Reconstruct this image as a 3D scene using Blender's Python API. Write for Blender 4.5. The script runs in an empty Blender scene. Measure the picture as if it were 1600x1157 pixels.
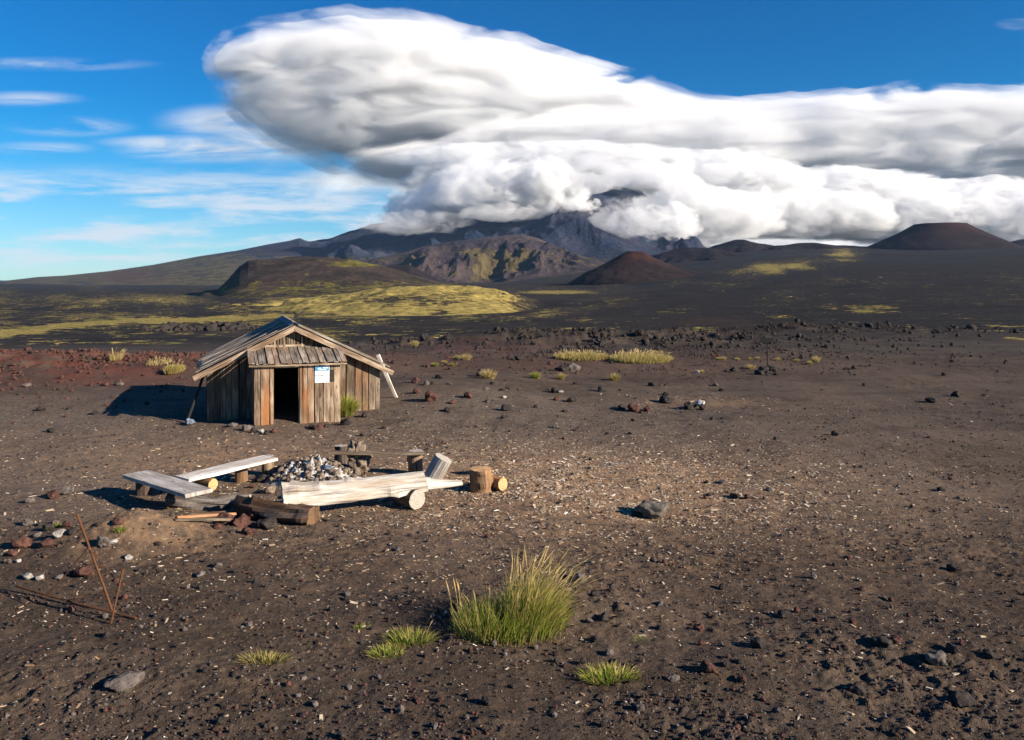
CLOUD = 0.53; SKYSAT = 1.3; SKYVAL = .85; SKYHUE = .5; EXPO = 1.05; CDENS = .013; HAZE = 0.000013
BDENS = .006
import bpy, math, random, time
import numpy as np
from mathutils import Vector, Matrix
T0 = time.time()
random.seed(7)
RNG = np.random.default_rng(11)
scene = bpy.context.scene
COL = scene.collection
F = 1256.0          # focal length in photo pixels
HZ = 435.0          # horizon row
EYE = 3.3
SUN_EL, SUN_AZ = math.radians(21.5), (0.915, -0.40)   # horizontal direction towards the sun

# ------------------------------------------------------------------ noise
_perm = RNG.permutation(512)
_perm = np.concatenate([_perm, _perm])
_g3 = RNG.normal(size=(512, 3)); _g3 /= np.linalg.norm(_g3, axis=1)[:, None]
def pn(x, y, z=None):
    """gradient noise, about -1..1"""
    x = np.asarray(x, float); y = np.asarray(y, float)
    if z is None:
        xi = np.floor(x).astype(int); yi = np.floor(y).astype(int)
        fx = x-xi; fy = y-yi
        u = fx*fx*fx*(fx*(fx*6-15)+10); v = fy*fy*fy*(fy*(fy*6-15)+10)
        def g(i, j):
            h = _perm[(_perm[(xi+i) & 511]+yi+j) & 511]
            return _g3[h, 0]*(fx-i)+_g3[h, 1]*(fy-j)
        a = g(0, 0); b = g(1, 0); c = g(0, 1); d = g(1, 1)
        return 1.7*((a*(1-u)+b*u)*(1-v)+(c*(1-u)+d*u)*v)
    z = np.asarray(z, float)
    xi = np.floor(x).astype(int); yi = np.floor(y).astype(int); zi = np.floor(z).astype(int)
    fx = x-xi; fy = y-yi; fz = z-zi
    u = fx*fx*fx*(fx*(fx*6-15)+10); v = fy*fy*fy*(fy*(fy*6-15)+10); w = fz*fz*fz*(fz*(fz*6-15)+10)
    def g(i, j, k):
        h = _perm[(_perm[(_perm[(xi+i) & 511]+yi+j) & 511]+zi+k) & 511]
        return _g3[h, 0]*(fx-i)+_g3[h, 1]*(fy-j)+_g3[h, 2]*(fz-k)
    def lx(j, k): return g(0, j, k)*(1-u)+g(1, j, k)*u
    return 1.5*((lx(0, 0)*(1-v)+lx(1, 0)*v)*(1-w)+(lx(0, 1)*(1-v)+lx(1, 1)*v)*w)
def fbm(x, y, o=4, gain=.5):
    s = 0; a = 1
    for k in range(o):
        s = s+a*pn(x*2**k+17.3*k, y*2**k-9.1*k); a *= gain
    return s
def ridged(x, y, o=5, gain=.5):
    s = 0; a = 1; w = 1
    for k in range(o):
        n = 1-np.abs(pn(x*2**k+5.7*k, y*2**k+3.3*k)); n = n*n*w
        w = np.clip(n*1.6, 0, 1); s = s+a*n; a *= gain
    return s
def sstep(a, b, x):
    t = np.clip((x-a)/(b-a), 0, 1); return t*t*(3-2*t)

# ------------------------------------------------------------------ terrain
TD = np.array([33, 45, 60, 100, 200, 400, 800, 1600, 3200, 8000, 16000.])
TP = np.array([-1200, 0, 200, 400, 600, 800, 1000, 1200, 1400, 1600, 2600.])
TY = np.array([
 [560.6, 551, 545, 533, 516, 497, 476, 459, 448, 441, 438],
 [560.6, 551, 545, 533, 516, 497, 476, 459, 448, 441, 438],
 [560.6, 550, 544, 532, 515, 495, 475, 459, 448, 441, 438],
 [560.6, 550, 543, 531, 514, 494, 473, 458, 448, 441, 438],
 [560.6, 547, 538, 527, 512, 493, 472, 457, 447, 441, 438],
 [560.6, 545, 532, 520, 508, 492, 470, 452, 442, 438, 437],
 [560.6, 543, 529, 518, 504, 487, 464, 440, 410, 425, 434],
 [560.6, 542, 528, 514, 497, 475, 449, 417, 387, 396, 422],
 [560.6, 542, 527, 511, 490, 464, 437, 409, 387, 394, 420],
 [560.6, 542, 526, 509, 486, 459, 430, 402, 384, 392, 420],
 [560.6, 541, 525, 508, 484, 456, 428, 400, 384, 392, 420]], float)
_lp = np.linspace(-1200, 2600, 153); _ld = np.linspace(math.log(33), math.log(16000), 125)
_t = np.array([np.interp(_ld, np.log(TD), r) for r in TY])
_t = np.array([np.interp(_lp, TP, _t[:, j]) for j in range(len(_ld))]).T     # [px, d]
for _ in range(3):
    k = np.array([.25, .5, .25])
    _t[1:-1] = .25*_t[:-2]+.5*_t[1:-1]+.25*_t[2:]
    _t[:, 1:-1] = .25*_t[:, :-2]+.5*_t[:, 1:-1]+.25*_t[:, 2:]
def tab(px, d):
    a = np.clip((px+1200)/3800*152, 0, 151.999); b = np.clip((np.log(np.maximum(d, 33))-_ld[0])/(_ld[-1]-_ld[0])*124, 0, 123.999)
    ai = a.astype(int); bi = b.astype(int); fa = a-ai; fb = b-bi
    return (_t[ai, bi]*(1-fa)+_t[ai+1, bi]*fa)*(1-fb)+(_t[ai, bi+1]*(1-fa)+_t[ai+1, bi+1]*fa)*fb
def gauss(x, y, cx, cy, sx, sy, rot=0):
    c, s = math.cos(rot), math.sin(rot); dx = x-cx; dy = y-cy
    return np.exp(-(((dx*c+dy*s)/sx)**2+((-dx*s+dy*c)/sy)**2))
def G0(px, y, z=0.0):
    d = (EYE-z)*F/(y-HZ); return ((px-800)/F*d, d)
def terrain(x, y, fine=True):
    x = np.asarray(x, float); y = np.asarray(y, float)
    d = np.maximum(y, 1.0)
    px = 800+F*x/np.maximum(d, 8)
    z = EYE-(tab(px, d)-HZ)/F*np.maximum(d, 33)
    z = np.where(d < 33, 0, z)
    # broad rolling, growing with distance
    for L in (9, 24, 60, 160, 420, 1100):
        w = sstep(L*.8, L*4, d)*(1-sstep(L*60, L*140, d))
        z = z+w*L*.010*fbm(x/L+L, y/L, 2)
    # red cinder mound on the left, rough mound behind the hut
    red = gauss(x, y, -19.5, 30, 7.5, 3.6, .1)
    z = z+red*(.44+.24*fbm(x/1.6, y/1.6, 3))
    z = z+gauss(x, y, -11.5, 27.5, 3.5, 2.0)*.22
    z = z+gauss(x, y, -2.3, 23.5, 3.0, 3.0)*.30
    z = z+gauss(x, y, -6.9, 31, 3.5, 2.5)*.25
    # lava rubble band
    band = gauss(x, y, 4.5, 52, 13, 6)+.8*gauss(x, y, 27, 75, 13, 7)
    z = z+band*(.15+.55*ridged(x/5, y/5, 5, .6))
    z = z+gauss(x, y, 9.5, 37, 5, 3)*.2
    # pale mound in the left foreground
    z = z+gauss(x, y, -4.75, 10.1, .85, .5, .2)*.34
    z = z+gauss(x, y, .55, 7.9, .9, .55)*.12          # hummock under the big tuft
    z = z+gauss(x, y, 4.6, 7.1, 1.6, .5)*.10+gauss(x, y, 2.2, 6.9, .7, .4)*.07
    near = 1-sstep(60, 140, d)
    z = z+near*(.06*fbm(x/3.1, y/3.1, 2)+.018*fbm(x/.7+3, y/.7, 2))
    if fine:
        nf = 1-sstep(25, 55, d)
        rough = sstep(-.3, .6, fbm(x/2.3+40, y/2.3, 2))*.75+.35
        rough = rough*(.55+1.0*sstep(11.5, 7.5, d)+.8*sstep(20, 30, d)+.5*sstep(13, 9, d))*(1-.6*gauss(x, y, 1.2, 14, 4.5, 3.5))
        n = fbm(x/.23, y/.23, 2)
        z = z+nf*rough*(.013*n+.016*np.maximum(fbm(x/.09+9, y/.09, 2), 0)**1.3+.005*pn(x/.035, y/.035))
    return z
def gz(x, y): return float(terrain(np.array([x]), np.array([y]), False)[0])
def hit(px, y):
    """ground point seen at a photo pixel"""
    z = 0.0
    for _ in range(25):
        d = (EYE-z)*F/(y-HZ); z = .5*z+.5*gz((px-800)/F*d, d)
    d = (EYE-z)*F/(y-HZ)
    return Vector(((px-800)/F*d, d, z))
def at(px, y, d): return Vector(((px-800)/F*d, d, EYE-(y-HZ)/F*d))

# ------------------------------------------------------------------ materials
class N:
    def __init__(s, tree): s.t = tree; s.n = tree.nodes; s.l = tree.links
    def node(s, ty, **kw):
        n = s.n.new(ty)
        for k, v in kw.items(): setattr(n, k, v)
        return n
    def put(s, sock, v):
        if hasattr(v, 'is_linked') or isinstance(v, bpy.types.NodeSocket): s.l.new(v, sock)
        else:
            if sock.type == 'RGBA' and len(v) == 3: v = (*v, 1)
            sock.default_value = v
    def m(s, op, a, b=None, c=None, clamp=False):
        n = s.node('ShaderNodeMath', operation=op, use_clamp=clamp); s.put(n.inputs[0], a)
        if b is not None: s.put(n.inputs[1], b)
        if c is not None: s.put(n.inputs[2], c)
        return n.outputs[0]
    def mix(s, f, a, b, mode='MIX'):
        n = s.node('ShaderNodeMix', data_type='RGBA', blend_type=mode); s.put(n.inputs[0], f); s.put(n.inputs[6], a); s.put(n.inputs[7], b)
        return n.outputs[2]
    def ss(s, a, b, x, lo=0., hi=1.):
        n = s.node('ShaderNodeMapRange', interpolation_type='SMOOTHSTEP'); s.put(n.inputs[0], x); s.put(n.inputs[1], a); s.put(n.inputs[2], b)
        s.put(n.inputs[3], lo); s.put(n.inputs[4], hi); return n.outputs[0]
    def noise(s, vec, scale, detail=4, rough=.55, dist=0., color=False):
        n = s.node('ShaderNodeTexNoise'); s.put(n.inputs['Vector'], vec); n.inputs['Scale'].default_value = scale
        n.inputs['Detail'].default_value = detail; n.inputs['Roughness'].default_value = rough; n.inputs['Distortion'].default_value = dist
        return n.outputs[1 if color else 0]
    def vor(s, vec, scale, feature='F1', out='Distance', rnd=1.):
        n = s.node('ShaderNodeTexVoronoi', feature=feature); s.put(n.inputs['Vector'], vec); n.inputs['Scale'].default_value = scale
        n.inputs['Randomness'].default_value = rnd
        return n.outputs[out]
    def mapv(s, vec, sc=(1, 1, 1), loc=(0, 0, 0), rot=(0, 0, 0)):
        n = s.node('ShaderNodeMapping'); s.put(n.inputs[0], vec); n.inputs[1].default_value = loc; n.inputs[2].default_value = rot; n.inputs[3].default_value = sc
        return n.outputs[0]
    def ramp(s, f, stops):
        n = s.node('ShaderNodeValToRGB'); s.put(n.inputs[0], f); e = n.color_ramp.elements
        while len(e) < len(stops): e.new(.5)
        for i, (p, c) in enumerate(stops):
            e[i].position = p; e[i].color = (*c, 1) if len(c) == 3 else c
        return n.outputs[0]
    def bump(s, h, strength=.5, dist=.02, nrm=None):
        n = s.node('ShaderNodeBump'); s.put(n.inputs['Height'], h); n.inputs['Strength'].default_value = strength; n.inputs['Distance'].default_value = dist
        if nrm is not None: s.l.new(nrm, n.inputs['Normal'])
        return n.outputs[0]
    def attr(s, name, out='Color'): return s.node('ShaderNodeAttribute', attribute_name=name).outputs[out]
def material(name):
    m = bpy.data.materials.new(name); m.use_nodes = True; m.node_tree.nodes.clear()
    n = N(m.node_tree); out = n.node('ShaderNodeOutputMaterial'); b = n.node('ShaderNodeBsdfPrincipled')
    b.inputs['Specular IOR Level'].default_value = .25
    n.l.new(b.outputs[0], out.inputs[0]); n.bsdf = b; n.out = out; return m, n
def finish(n, col, rough=.9, nrm=None):
    n.put(n.bsdf.inputs['Base Color'], col); n.put(n.bsdf.inputs['Roughness'], rough)
    if nrm is not None: n.l.new(nrm, n.bsdf.inputs['Normal'])

def mat_ground():
    m, n = material('volcanic_soil'); geo = n.node('ShaderNodeNewGeometry').outputs['Position']
    sep = n.node('ShaderNodeSeparateColor'); n.l.new(n.attr('mask'), sep.inputs[0])
    moss, red, pale = sep.outputs
    dist = n.node('ShaderNodeSeparateXYZ'); n.l.new(geo, dist.inputs[0]); dy = dist.outputs[1]
    big = n.noise(geo, .18, 4); mid = n.noise(geo, 1.3, 5, .6); fine = n.noise(geo, 14, 5, .7); grit = n.noise(geo, 70, 3, .7)
    col = n.ramp(mid, [(.28, (.036, .028, .0235)), (.5, (.058, .045, .037)), (.72, (.090, .069, .055))])
    col = n.mix(n.ss(.42, .62, big), col, (.105, .080, .063)); col = n.mix(n.ss(.5, .62, n.noise(n.mapv(geo, (.35, 1.6, 1), (0, 0, 0), (0, 0, .25)), .55, 5, .6), 0, .6), col, (.035, .028, .022))
    col = n.mix(n.ss(.50, .75, fine, 0, .75), col, (.135, .105, .084))
    col = n.mix(n.ss(.50, .28, fine, 0, .8), col, (.018, .015, .013))
    col = n.mix(n.ss(.56, .72, grit, 0, .55), col, (.12, .098, .078))
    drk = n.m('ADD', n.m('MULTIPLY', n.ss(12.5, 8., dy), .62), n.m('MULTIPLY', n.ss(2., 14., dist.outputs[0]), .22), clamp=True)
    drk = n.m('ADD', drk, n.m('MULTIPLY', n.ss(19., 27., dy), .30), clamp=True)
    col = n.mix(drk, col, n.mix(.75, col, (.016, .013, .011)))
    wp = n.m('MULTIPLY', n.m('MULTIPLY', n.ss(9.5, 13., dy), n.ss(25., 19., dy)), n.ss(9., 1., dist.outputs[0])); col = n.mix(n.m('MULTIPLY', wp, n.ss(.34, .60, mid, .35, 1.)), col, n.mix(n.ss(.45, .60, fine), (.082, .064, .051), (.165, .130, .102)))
    # tiny pale grains
    v = n.node('ShaderNodeTexVoronoi'); n.put(v.inputs['Vector'], geo); v.inputs['Scale'].default_value = 48
    sc = n.node('ShaderNodeSeparateColor'); n.l.new(v.outputs['Color'], sc.inputs[0])
    g = n.m('MULTIPLY', n.ss(.86, .90, sc.outputs[0]), n.ss(.34, .22, v.outputs['Distance']))
    g = n.m('MULTIPLY', g, n.ss(36., 14., dy)); g = n.m('MULTIPLY', g, n.m('ADD', .35, pale, clamp=True))
    col = n.mix(n.m('MULTIPLY', g, .8), col, n.mix(sc.outputs[1], (.42, .30, .19), (.36, .33, .29)))
    # litter dust
    col = n.mix(n.m('MULTIPLY', pale, n.ss(.35, .65, n.noise(geo, 5, 4, .7), .2, .9)), col, (.34, .205, .115))
    # red cinders
    rm = n.m('MULTIPLY', red, n.ss(.36, .58, n.noise(geo, 1.1, 5, .75)))
    col = n.mix(n.m('MULTIPLY', rm, .9), col, n.mix(fine, (.070, .026, .018), (.19, .065, .045)))
    # far plain: black sand, cloud shadow painted in as darker colour to the right
    far = n.ss(36., 95., dy); cloud_shade = n.m('MULTIPLY', n.ss(.0, .25, n.m('DIVIDE', dist.outputs[0], n.m('MAXIMUM', dy, 1.))), .75)
    fn = n.noise(n.mapv(geo, (1, .6, 1)), .035, 6, .6)
    fcol = n.ramp(fn, [(.34, (.008, .007, .0075)), (.5, (.016, .0135, .0125)), (.64, (.036, .028, .021))])
    fcol = n.mix(cloud_shade, fcol, (.010, .009, .0095))
    spk = n.noise(geo, .5, 5, .75)
    fcol = n.mix(n.ss(.54, .64, spk, 0, .7), fcol, (.060, .048, .034)); fcol = n.mix(n.ss(.46, .38, spk, 0, .7), fcol, (.009, .008, .008))
    col = n.mix(far, col, fcol)
    rf = n.m('MULTIPLY', n.m('MULTIPLY', red, far), n.ss(.4, .6, n.noise(geo, .06, 4, .6)))
    col = n.mix(n.m('MULTIPLY', rf, .7), col, (.060, .026, .020))
    # moss and yellow grass in clumps; clump size grows with distance
    c1 = n.noise(n.mapv(geo, (1, .55, 1)), .16, 7, .72); c2 = n.noise(n.mapv(geo, (1, .6, 1)), .9, 5, .7)
    c = n.m('ADD', n.m('MULTIPLY', c1, .62), n.m('MULTIPLY', c2, .38))
    th = n.m('SUBTRACT', .625, n.m('MULTIPLY', moss, .31))
    mm = n.m('SUBTRACT', c, th); mm = n.ss(-.006, .012, mm); mm = n.m('MULTIPLY', mm, n.ss(.02, .10, moss))
    mcol = n.mix(n.ss(.40, .62, c2), (.13, .10, .024), (.48, .36, .095))
    mcol = n.mix(n.ss(.5, .62, n.noise(geo, .05, 3)), mcol, (.19, .165, .040))
    mcol = n.mix(n.ss(.52, .66, spk, 0, .75), mcol, (.06, .052, .016))
    col = n.mix(n.m('MULTIPLY', mm, .95), col, mcol)
    h = n.m('ADD', n.m('MULTIPLY', fine, .8), n.m('MULTIPLY', grit, .5))
    b1 = n.bump(h, .9, .03)
    h2 = n.m('ADD', n.m('MULTIPLY', n.noise(geo, .35, 6, .7), far), n.m('MULTIPLY', mm, .25))
    b2 = n.bump(h2, .8, .9, b1)
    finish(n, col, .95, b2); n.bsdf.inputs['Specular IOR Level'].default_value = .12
    return m
def mat_hill(name, base, second, scale, moss=(.16, .15, .035), moss_lv=0., bump=1., dist=8.):
    m, n = material(name); geo = n.node('ShaderNodeNewGeometry').outputs['Position']
    a = n.noise(geo, scale, 8, .62); b = n.noise(n.mapv(geo, (1, 1, .4)), scale*7, 6, .65)
    col = n.mix(n.ss(.38, .62, a), base, second)
    col = n.mix(n.ss(.5, .75, b, 0, .5), col, tuple(1.5*c for c in second))
    col = n.mix(n.ss(.5, .25, b, 0, .6), col, tuple(.5*c for c in base))
    sep = n.node('ShaderNodeSeparateColor'); n.l.new(n.attr('mask'), sep.inputs[0])
    c = n.m('ADD', n.m('MULTIPLY', n.noise(geo, scale*2.3, 8, .68), .6), n.m('MULTIPLY', b, .4))
    mm = n.ss(-.03, .05, n.m('SUBTRACT', c, n.m('SUBTRACT', .665, n.m('MULTIPLY', sep.outputs[0], .36))))
    mcol = n.mix(n.ss(.4, .6, n.noise(geo, scale*4, 4, .6)), tuple(.55*c for c in moss), moss)
    col = n.mix(n.m('MULTIPLY', mm, .9), col, mcol)
    col = n.mix(n.m('MULTIPLY', sep.outputs[1], n.ss(.35, .6, n.noise(geo, scale*3, 6, .6), .2, .9)), col, (.095, .028, .020))
    h = n.m('ADD', n.noise(geo, scale*5, 8, .7), n.m('MULTIPLY', mm, .15))
    finish(n, col, .95, n.bump(h, bump, dist)); n.bsdf.inputs['Specular IOR Level'].default_value = .1
    return m
def mat_rock(name, dark, light, red=0.):
    m, n = material(name); tc = n.node('ShaderNodeTexCoord').outputs['Object']; geo = n.node('ShaderNodeNewGeometry').outputs['Position']
    r = n.node('ShaderNodeObjectInfo').outputs['Random']
    v = n.mapv(geo, (1, 1, 1))
    a = n.noise(v, 16, 6, .7); b = n.noise(v, 75, 4, .7); pits = n.vor(v, 55)
    col = n.mix(n.ss(.36, .64, a), dark, light)
    col = n.mix(n.ss(.28, .05, pits, 0, .75), col, tuple(.35*c for c in dark))
    col = n.mix(n.ss(.6, .75, b, 0, .45), col, tuple(min(1, 1.9*c) for c in light))
    col = n.mix(n.m('MULTIPLY', r, .35), col, tuple(.5*(p+q) for p, q in zip(dark, light)), 'MIX')
    h = n.m('ADD', n.m('MULTIPLY', a, .8), n.m('MULTIPLY', n.ss(.0, .35, pits), .4)); h = n.m('ADD', h, n.m('MULTIPLY', b, .3))
    finish(n, col, .92, n.bump(h, .9, .02)); n.bsdf.inputs['Specular IOR Level'].default_value = .15
    return m
def mat_wood(name, pale, mid, dark, rust=(.30, .13, .05), rustlv=.3, grey=0.):
    """UV: u across, v along the board, in metres; vertex colour 'tint' = (value, rust, random)"""
    m, n = material(name); uv = n.node('ShaderNodeUVMap').outputs[0]
    sep = n.node('ShaderNodeSeparateColor'); n.l.new(n.attr('tint'), sep.inputs[0]); val, ru, rd = sep.outputs
    off = n.node('ShaderNodeCombineXYZ'); n.put(off.inputs[2], n.m('MULTIPLY', rd, 37.)); va = n.node('ShaderNodeVectorMath', operation='ADD')
    n.l.new(uv, va.inputs[0]); n.l.new(off.outputs[0], va.inputs[1]); p = va.outputs[0]
    g1 = n.noise(n.mapv(p, (60, 2.0, 1)), 1, 5, .6, .4); g2 = n.noise(n.mapv(p, (170, 5, 1)), 1, 3, .6); bl = n.noise(n.mapv(p, (6, 1.6, 1)), 1, 4, .6)
    col = n.mix(n.ss(.35, .65, g1), dark, mid); col = n.mix(n.ss(.4, .72, bl, 0, .9), col, pale); col = n.mix(n.ss(.60, .68, n.noise(n.mapv(p, (34, .9, 1), (5, 1, 0)), 1, 2), 0, .85), col, tuple(.3*c for c in dark))
    col = n.mix(n.m('MULTIPLY', n.ss(.3, .7, n.noise(n.mapv(p, (5, 1.1, 1), (3, 8, 0)), 1, 3)), ru), col, n.mix(g1, tuple(.5*c for c in rust), rust))
    col = n.mix(n.ss(.56, .72, g2, 0, .55), col, tuple(.22*c for c in dark))
    kn = n.vor(n.mapv(p, (7, 1.7, 1)), 1); col = n.mix(n.ss(.12, .05, kn, 0, .8), col, tuple(.35*c for c in dark))
    hv = n.node('ShaderNodeHueSaturation'); n.put(hv.inputs['Value'], n.m('MULTIPLY_ADD', val, 1.3, .35)); n.l.new(col, hv.inputs['Color'])
    h = n.m('ADD', n.m('MULTIPLY', g1, .7), n.m('MULTIPLY', g2, .5))
    finish(n, hv.outputs[0], .82, n.bump(h, .8, .012)); return m
def mat_end(name, a, b):
    m, n = material(name); uv = n.node('ShaderNodeUVMap').outputs[0]
    ln = n.node('ShaderNodeVectorMath', operation='LENGTH'); n.l.new(uv, ln.inputs[0])
    r = n.m('ADD', n.m('MULTIPLY', ln.outputs['Value'], 60.), n.m('MULTIPLY', n.noise(uv, 14, 3), 4.))
    ring = n.m('MULTIPLY_ADD', n.m('SINE', n.m('MULTIPLY', r, 3.)), .5, .5)
    col = n.mix(ring, a, b); col = n.mix(n.ss(.55, .7, n.noise(uv, 9, 5, .7), 0, .7), col, tuple(.45*c for c in a))
    finish(n, col, .9, n.bump(ring, .3, .006)); return m
def mat_plain(name, col, rough=.8, var=.35, scale=8, bump=.3, metal=0., bd=.01):
    m, n = material(name); geo = n.node('ShaderNodeNewGeometry').outputs['Position']
    a = n.noise(geo, scale, 6, .65)
    c = n.mix(a, tuple(c*(1-var) for c in col), tuple(min(1, c*(1+var)) for c in col))
    finish(n, c, rough, n.bump(a, bump, bd)); n.bsdf.inputs['Metallic'].default_value = metal; return m
def mat_grass(name, low, top, dry=None):
    m, n = material(name); sep = n.node('ShaderNodeSeparateColor'); n.l.new(n.attr('tint'), sep.inputs[0]); h, rnd, dr = sep.outputs
    col = n.mix(h, low, top); col = n.mix(n.m('MULTIPLY', rnd, .5), col, tuple(.55*c for c in low))
    col = n.mix(dr, col, dry or (.45, .34, .17))
    finish(n, col, .6)
    b = n.bsdf; tr = n.node('ShaderNodeBsdfTranslucent'); n.l.new(col, tr.inputs[0])
    mx = n.node('ShaderNodeMixShader'); mx.inputs[0].default_value = .35; n.l.new(b.outputs[0], mx.inputs[1]); n.l.new(tr.outputs[0], mx.inputs[2]); n.l.new(mx.outputs[0], n.out.inputs[0])
    return m
M = {}
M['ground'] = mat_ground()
M['rock_dark'] = mat_rock('dark_scoria', (.018, .015, .014), (.055, .045, .040))
M['rock_red'] = mat_rock('red_scoria', (.040, .019, .016), (.125, .060, .045))
M['rock_grey'] = mat_rock('grey_lava', (.055, .046, .040), (.17, .14, .125))
M['rock_pale'] = mat_rock('pale_stone', (.16, .145, .13), (.42, .38, .34))
M['rock_ash'] = mat_rock('burnt_pale_lump', (.30, .28, .26), (.62, .58, .54))
M['rock_tan'] = mat_rock('tan_burnt_stone', (.075, .055, .042), (.26, .20, .15))
M['ash_brown'] = mat_rock('dusty_ash', (.06, .052, .045), (.19, .162, .135))
M['ash'] = mat_plain('white_ash', (.36, .34, .32), .95, .55, 22, .8, 0, .02)
M['charcoal'] = mat_plain('charcoal', (.016, .014, .013), .8, .5, 30, .6)
M['wood'] = mat_wood('weathered_planks', (.36, .285, .21), (.20, .145, .098), (.075, .050, .033), (.38, .15, .05))
M['wood_roof'] = mat_wood('grey_roof_boards', (.35, .30, .25), (.20, .165, .130), (.085, .065, .048))
M['bench'] = mat_wood('bleached_wood', (.62, .59, .54), (.46, .42, .365), (.24, .20, .16), (.42, .27, .13))
M['bench_grey'] = mat_wood('grey_bench_boards', (.50, .47, .44), (.36, .325, .29), (.20, .17, .145), (.36, .24, .12))
M['bark'] = mat_wood('brown_log', (.30, .22, .15), (.17, .105, .06), (.07, .042, .026), (.40, .19, .07))
M['log_dark'] = mat_wood('dark_old_log', (.16, .14, .125), (.085, .070, .058), (.032, .026, .022), (.30, .13, .05))
M['end_pale'] = mat_end('sawn_pale_end', (.50, .43, .34), (.60, .53, .43))
M['end_orange'] = mat_end('sawn_orange_end', (.42, .24, .10), (.58, .37, .18))
M['end_grey'] = mat_end('sawn_grey_end', (.30, .26, .22), (.40, .36, .31))
M['felt'] = mat_plain('blue_roofing_sheet', (.020, .045, .085), .55, .35, 6, .4)
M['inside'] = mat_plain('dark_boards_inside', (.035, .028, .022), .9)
M['paper'] = mat_plain('white_sheet', (.74, .76, .78), .6, .05, 20, .1)
M['blue'] = mat_plain('blue_print', (.06, .26, .46), .5, .15, 30, .1)
M['rust'] = mat_plain('rusty_iron', (.125, .054, .026), .8, .6, 60, .5, .35)
M['steel'] = mat_plain('dark_steel', (.014, .014, .014), .6, .3, 30, .2, .3)
M['plastic'] = mat_plain('crumpled_plastic', (.16, .20, .25), .35, .4, 30, .3)
M['grass'] = mat_grass('fresh_grass', (.060, .150, .008), (.30, .40, .018), (.50, .36, .14))
M['grass_yellow'] = mat_grass('yellow_grass', (.18, .15, .030), (.46, .42, .075), (.50, .37, .17))
M['chip'] = mat_plain('wood_chips', (.45, .34, .235), .9, .45, 35, .2)

# ------------------------------------------------------------------ object helpers
def props(o, label=None, cat=None, group=None, kind=None):
    if label: o['label'] = label
    if cat: o['category'] = cat
    if group: o['group'] = group
    if kind: o['kind'] = kind
    return o
def empty(name, loc, label, cat, group=None, rz=0.):
    o = bpy.data.objects.new(name, None); COL.objects.link(o); o.location = loc; o.rotation_euler.z = rz; o.empty_display_size = .1
    return props(o, label, cat, group)
def npmesh(name, V, Fc, mat, parent=None, smooth=True, uv=None, tint=None, mask=None, mids=None, loc=None):
    """V (n,3); Fc list/array of faces (all tri or all quad array, or list); uv per loop; tint/mask per vertex"""
    me = bpy.data.meshes.new(name)
    V = np.asarray(V, np.float32)
    if isinstance(Fc, np.ndarray):
        k = Fc.shape[1]; nf = Fc.shape[0]
        me.vertices.add(len(V)); me.vertices.foreach_set('co', V.ravel())
        me.loops.add(nf*k); me.loops.foreach_set('vertex_index', Fc.astype(np.int32).ravel())
        me.polygons.add(nf); me.polygons.foreach_set('loop_start', np.arange(0, nf*k, k, dtype=np.int32))
        me.polygons.foreach_set('loop_total', np.full(nf, k, np.int32)) if False else None
        me.update(calc_edges=True)
    else:
        me.from_pydata([tuple(v) for v in V], [], Fc)
    me.polygons.foreach_set('use_smooth', np.full(len(me.polygons), smooth, bool))
    for mm in (mat if isinstance(mat, (list, tuple)) else [mat]): me.materials.append(mm)
    if mids is not None: me.polygons.foreach_set('material_index', np.asarray(mids, np.int32))
    if uv is not None:
        l = me.uv_layers.new(name='UVMap'); l.data.foreach_set('uv', np.asarray(uv, np.float32).ravel())
    for nm, d in (('tint', tint), ('mask', mask)):
        if d is not None:
            a = me.color_attributes.new(nm, 'FLOAT_COLOR', 'POINT'); d = np.asarray(d, np.float32)
            a.data.foreach_set('color', np.hstack([d, np.ones((len(d), 1), np.float32)]).ravel())
    me.update()
    o = bpy.data.objects.new(name, me); COL.objects.link(o)
    if parent: o.parent = parent
    if loc is not None: o.location = loc
    return o
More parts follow.
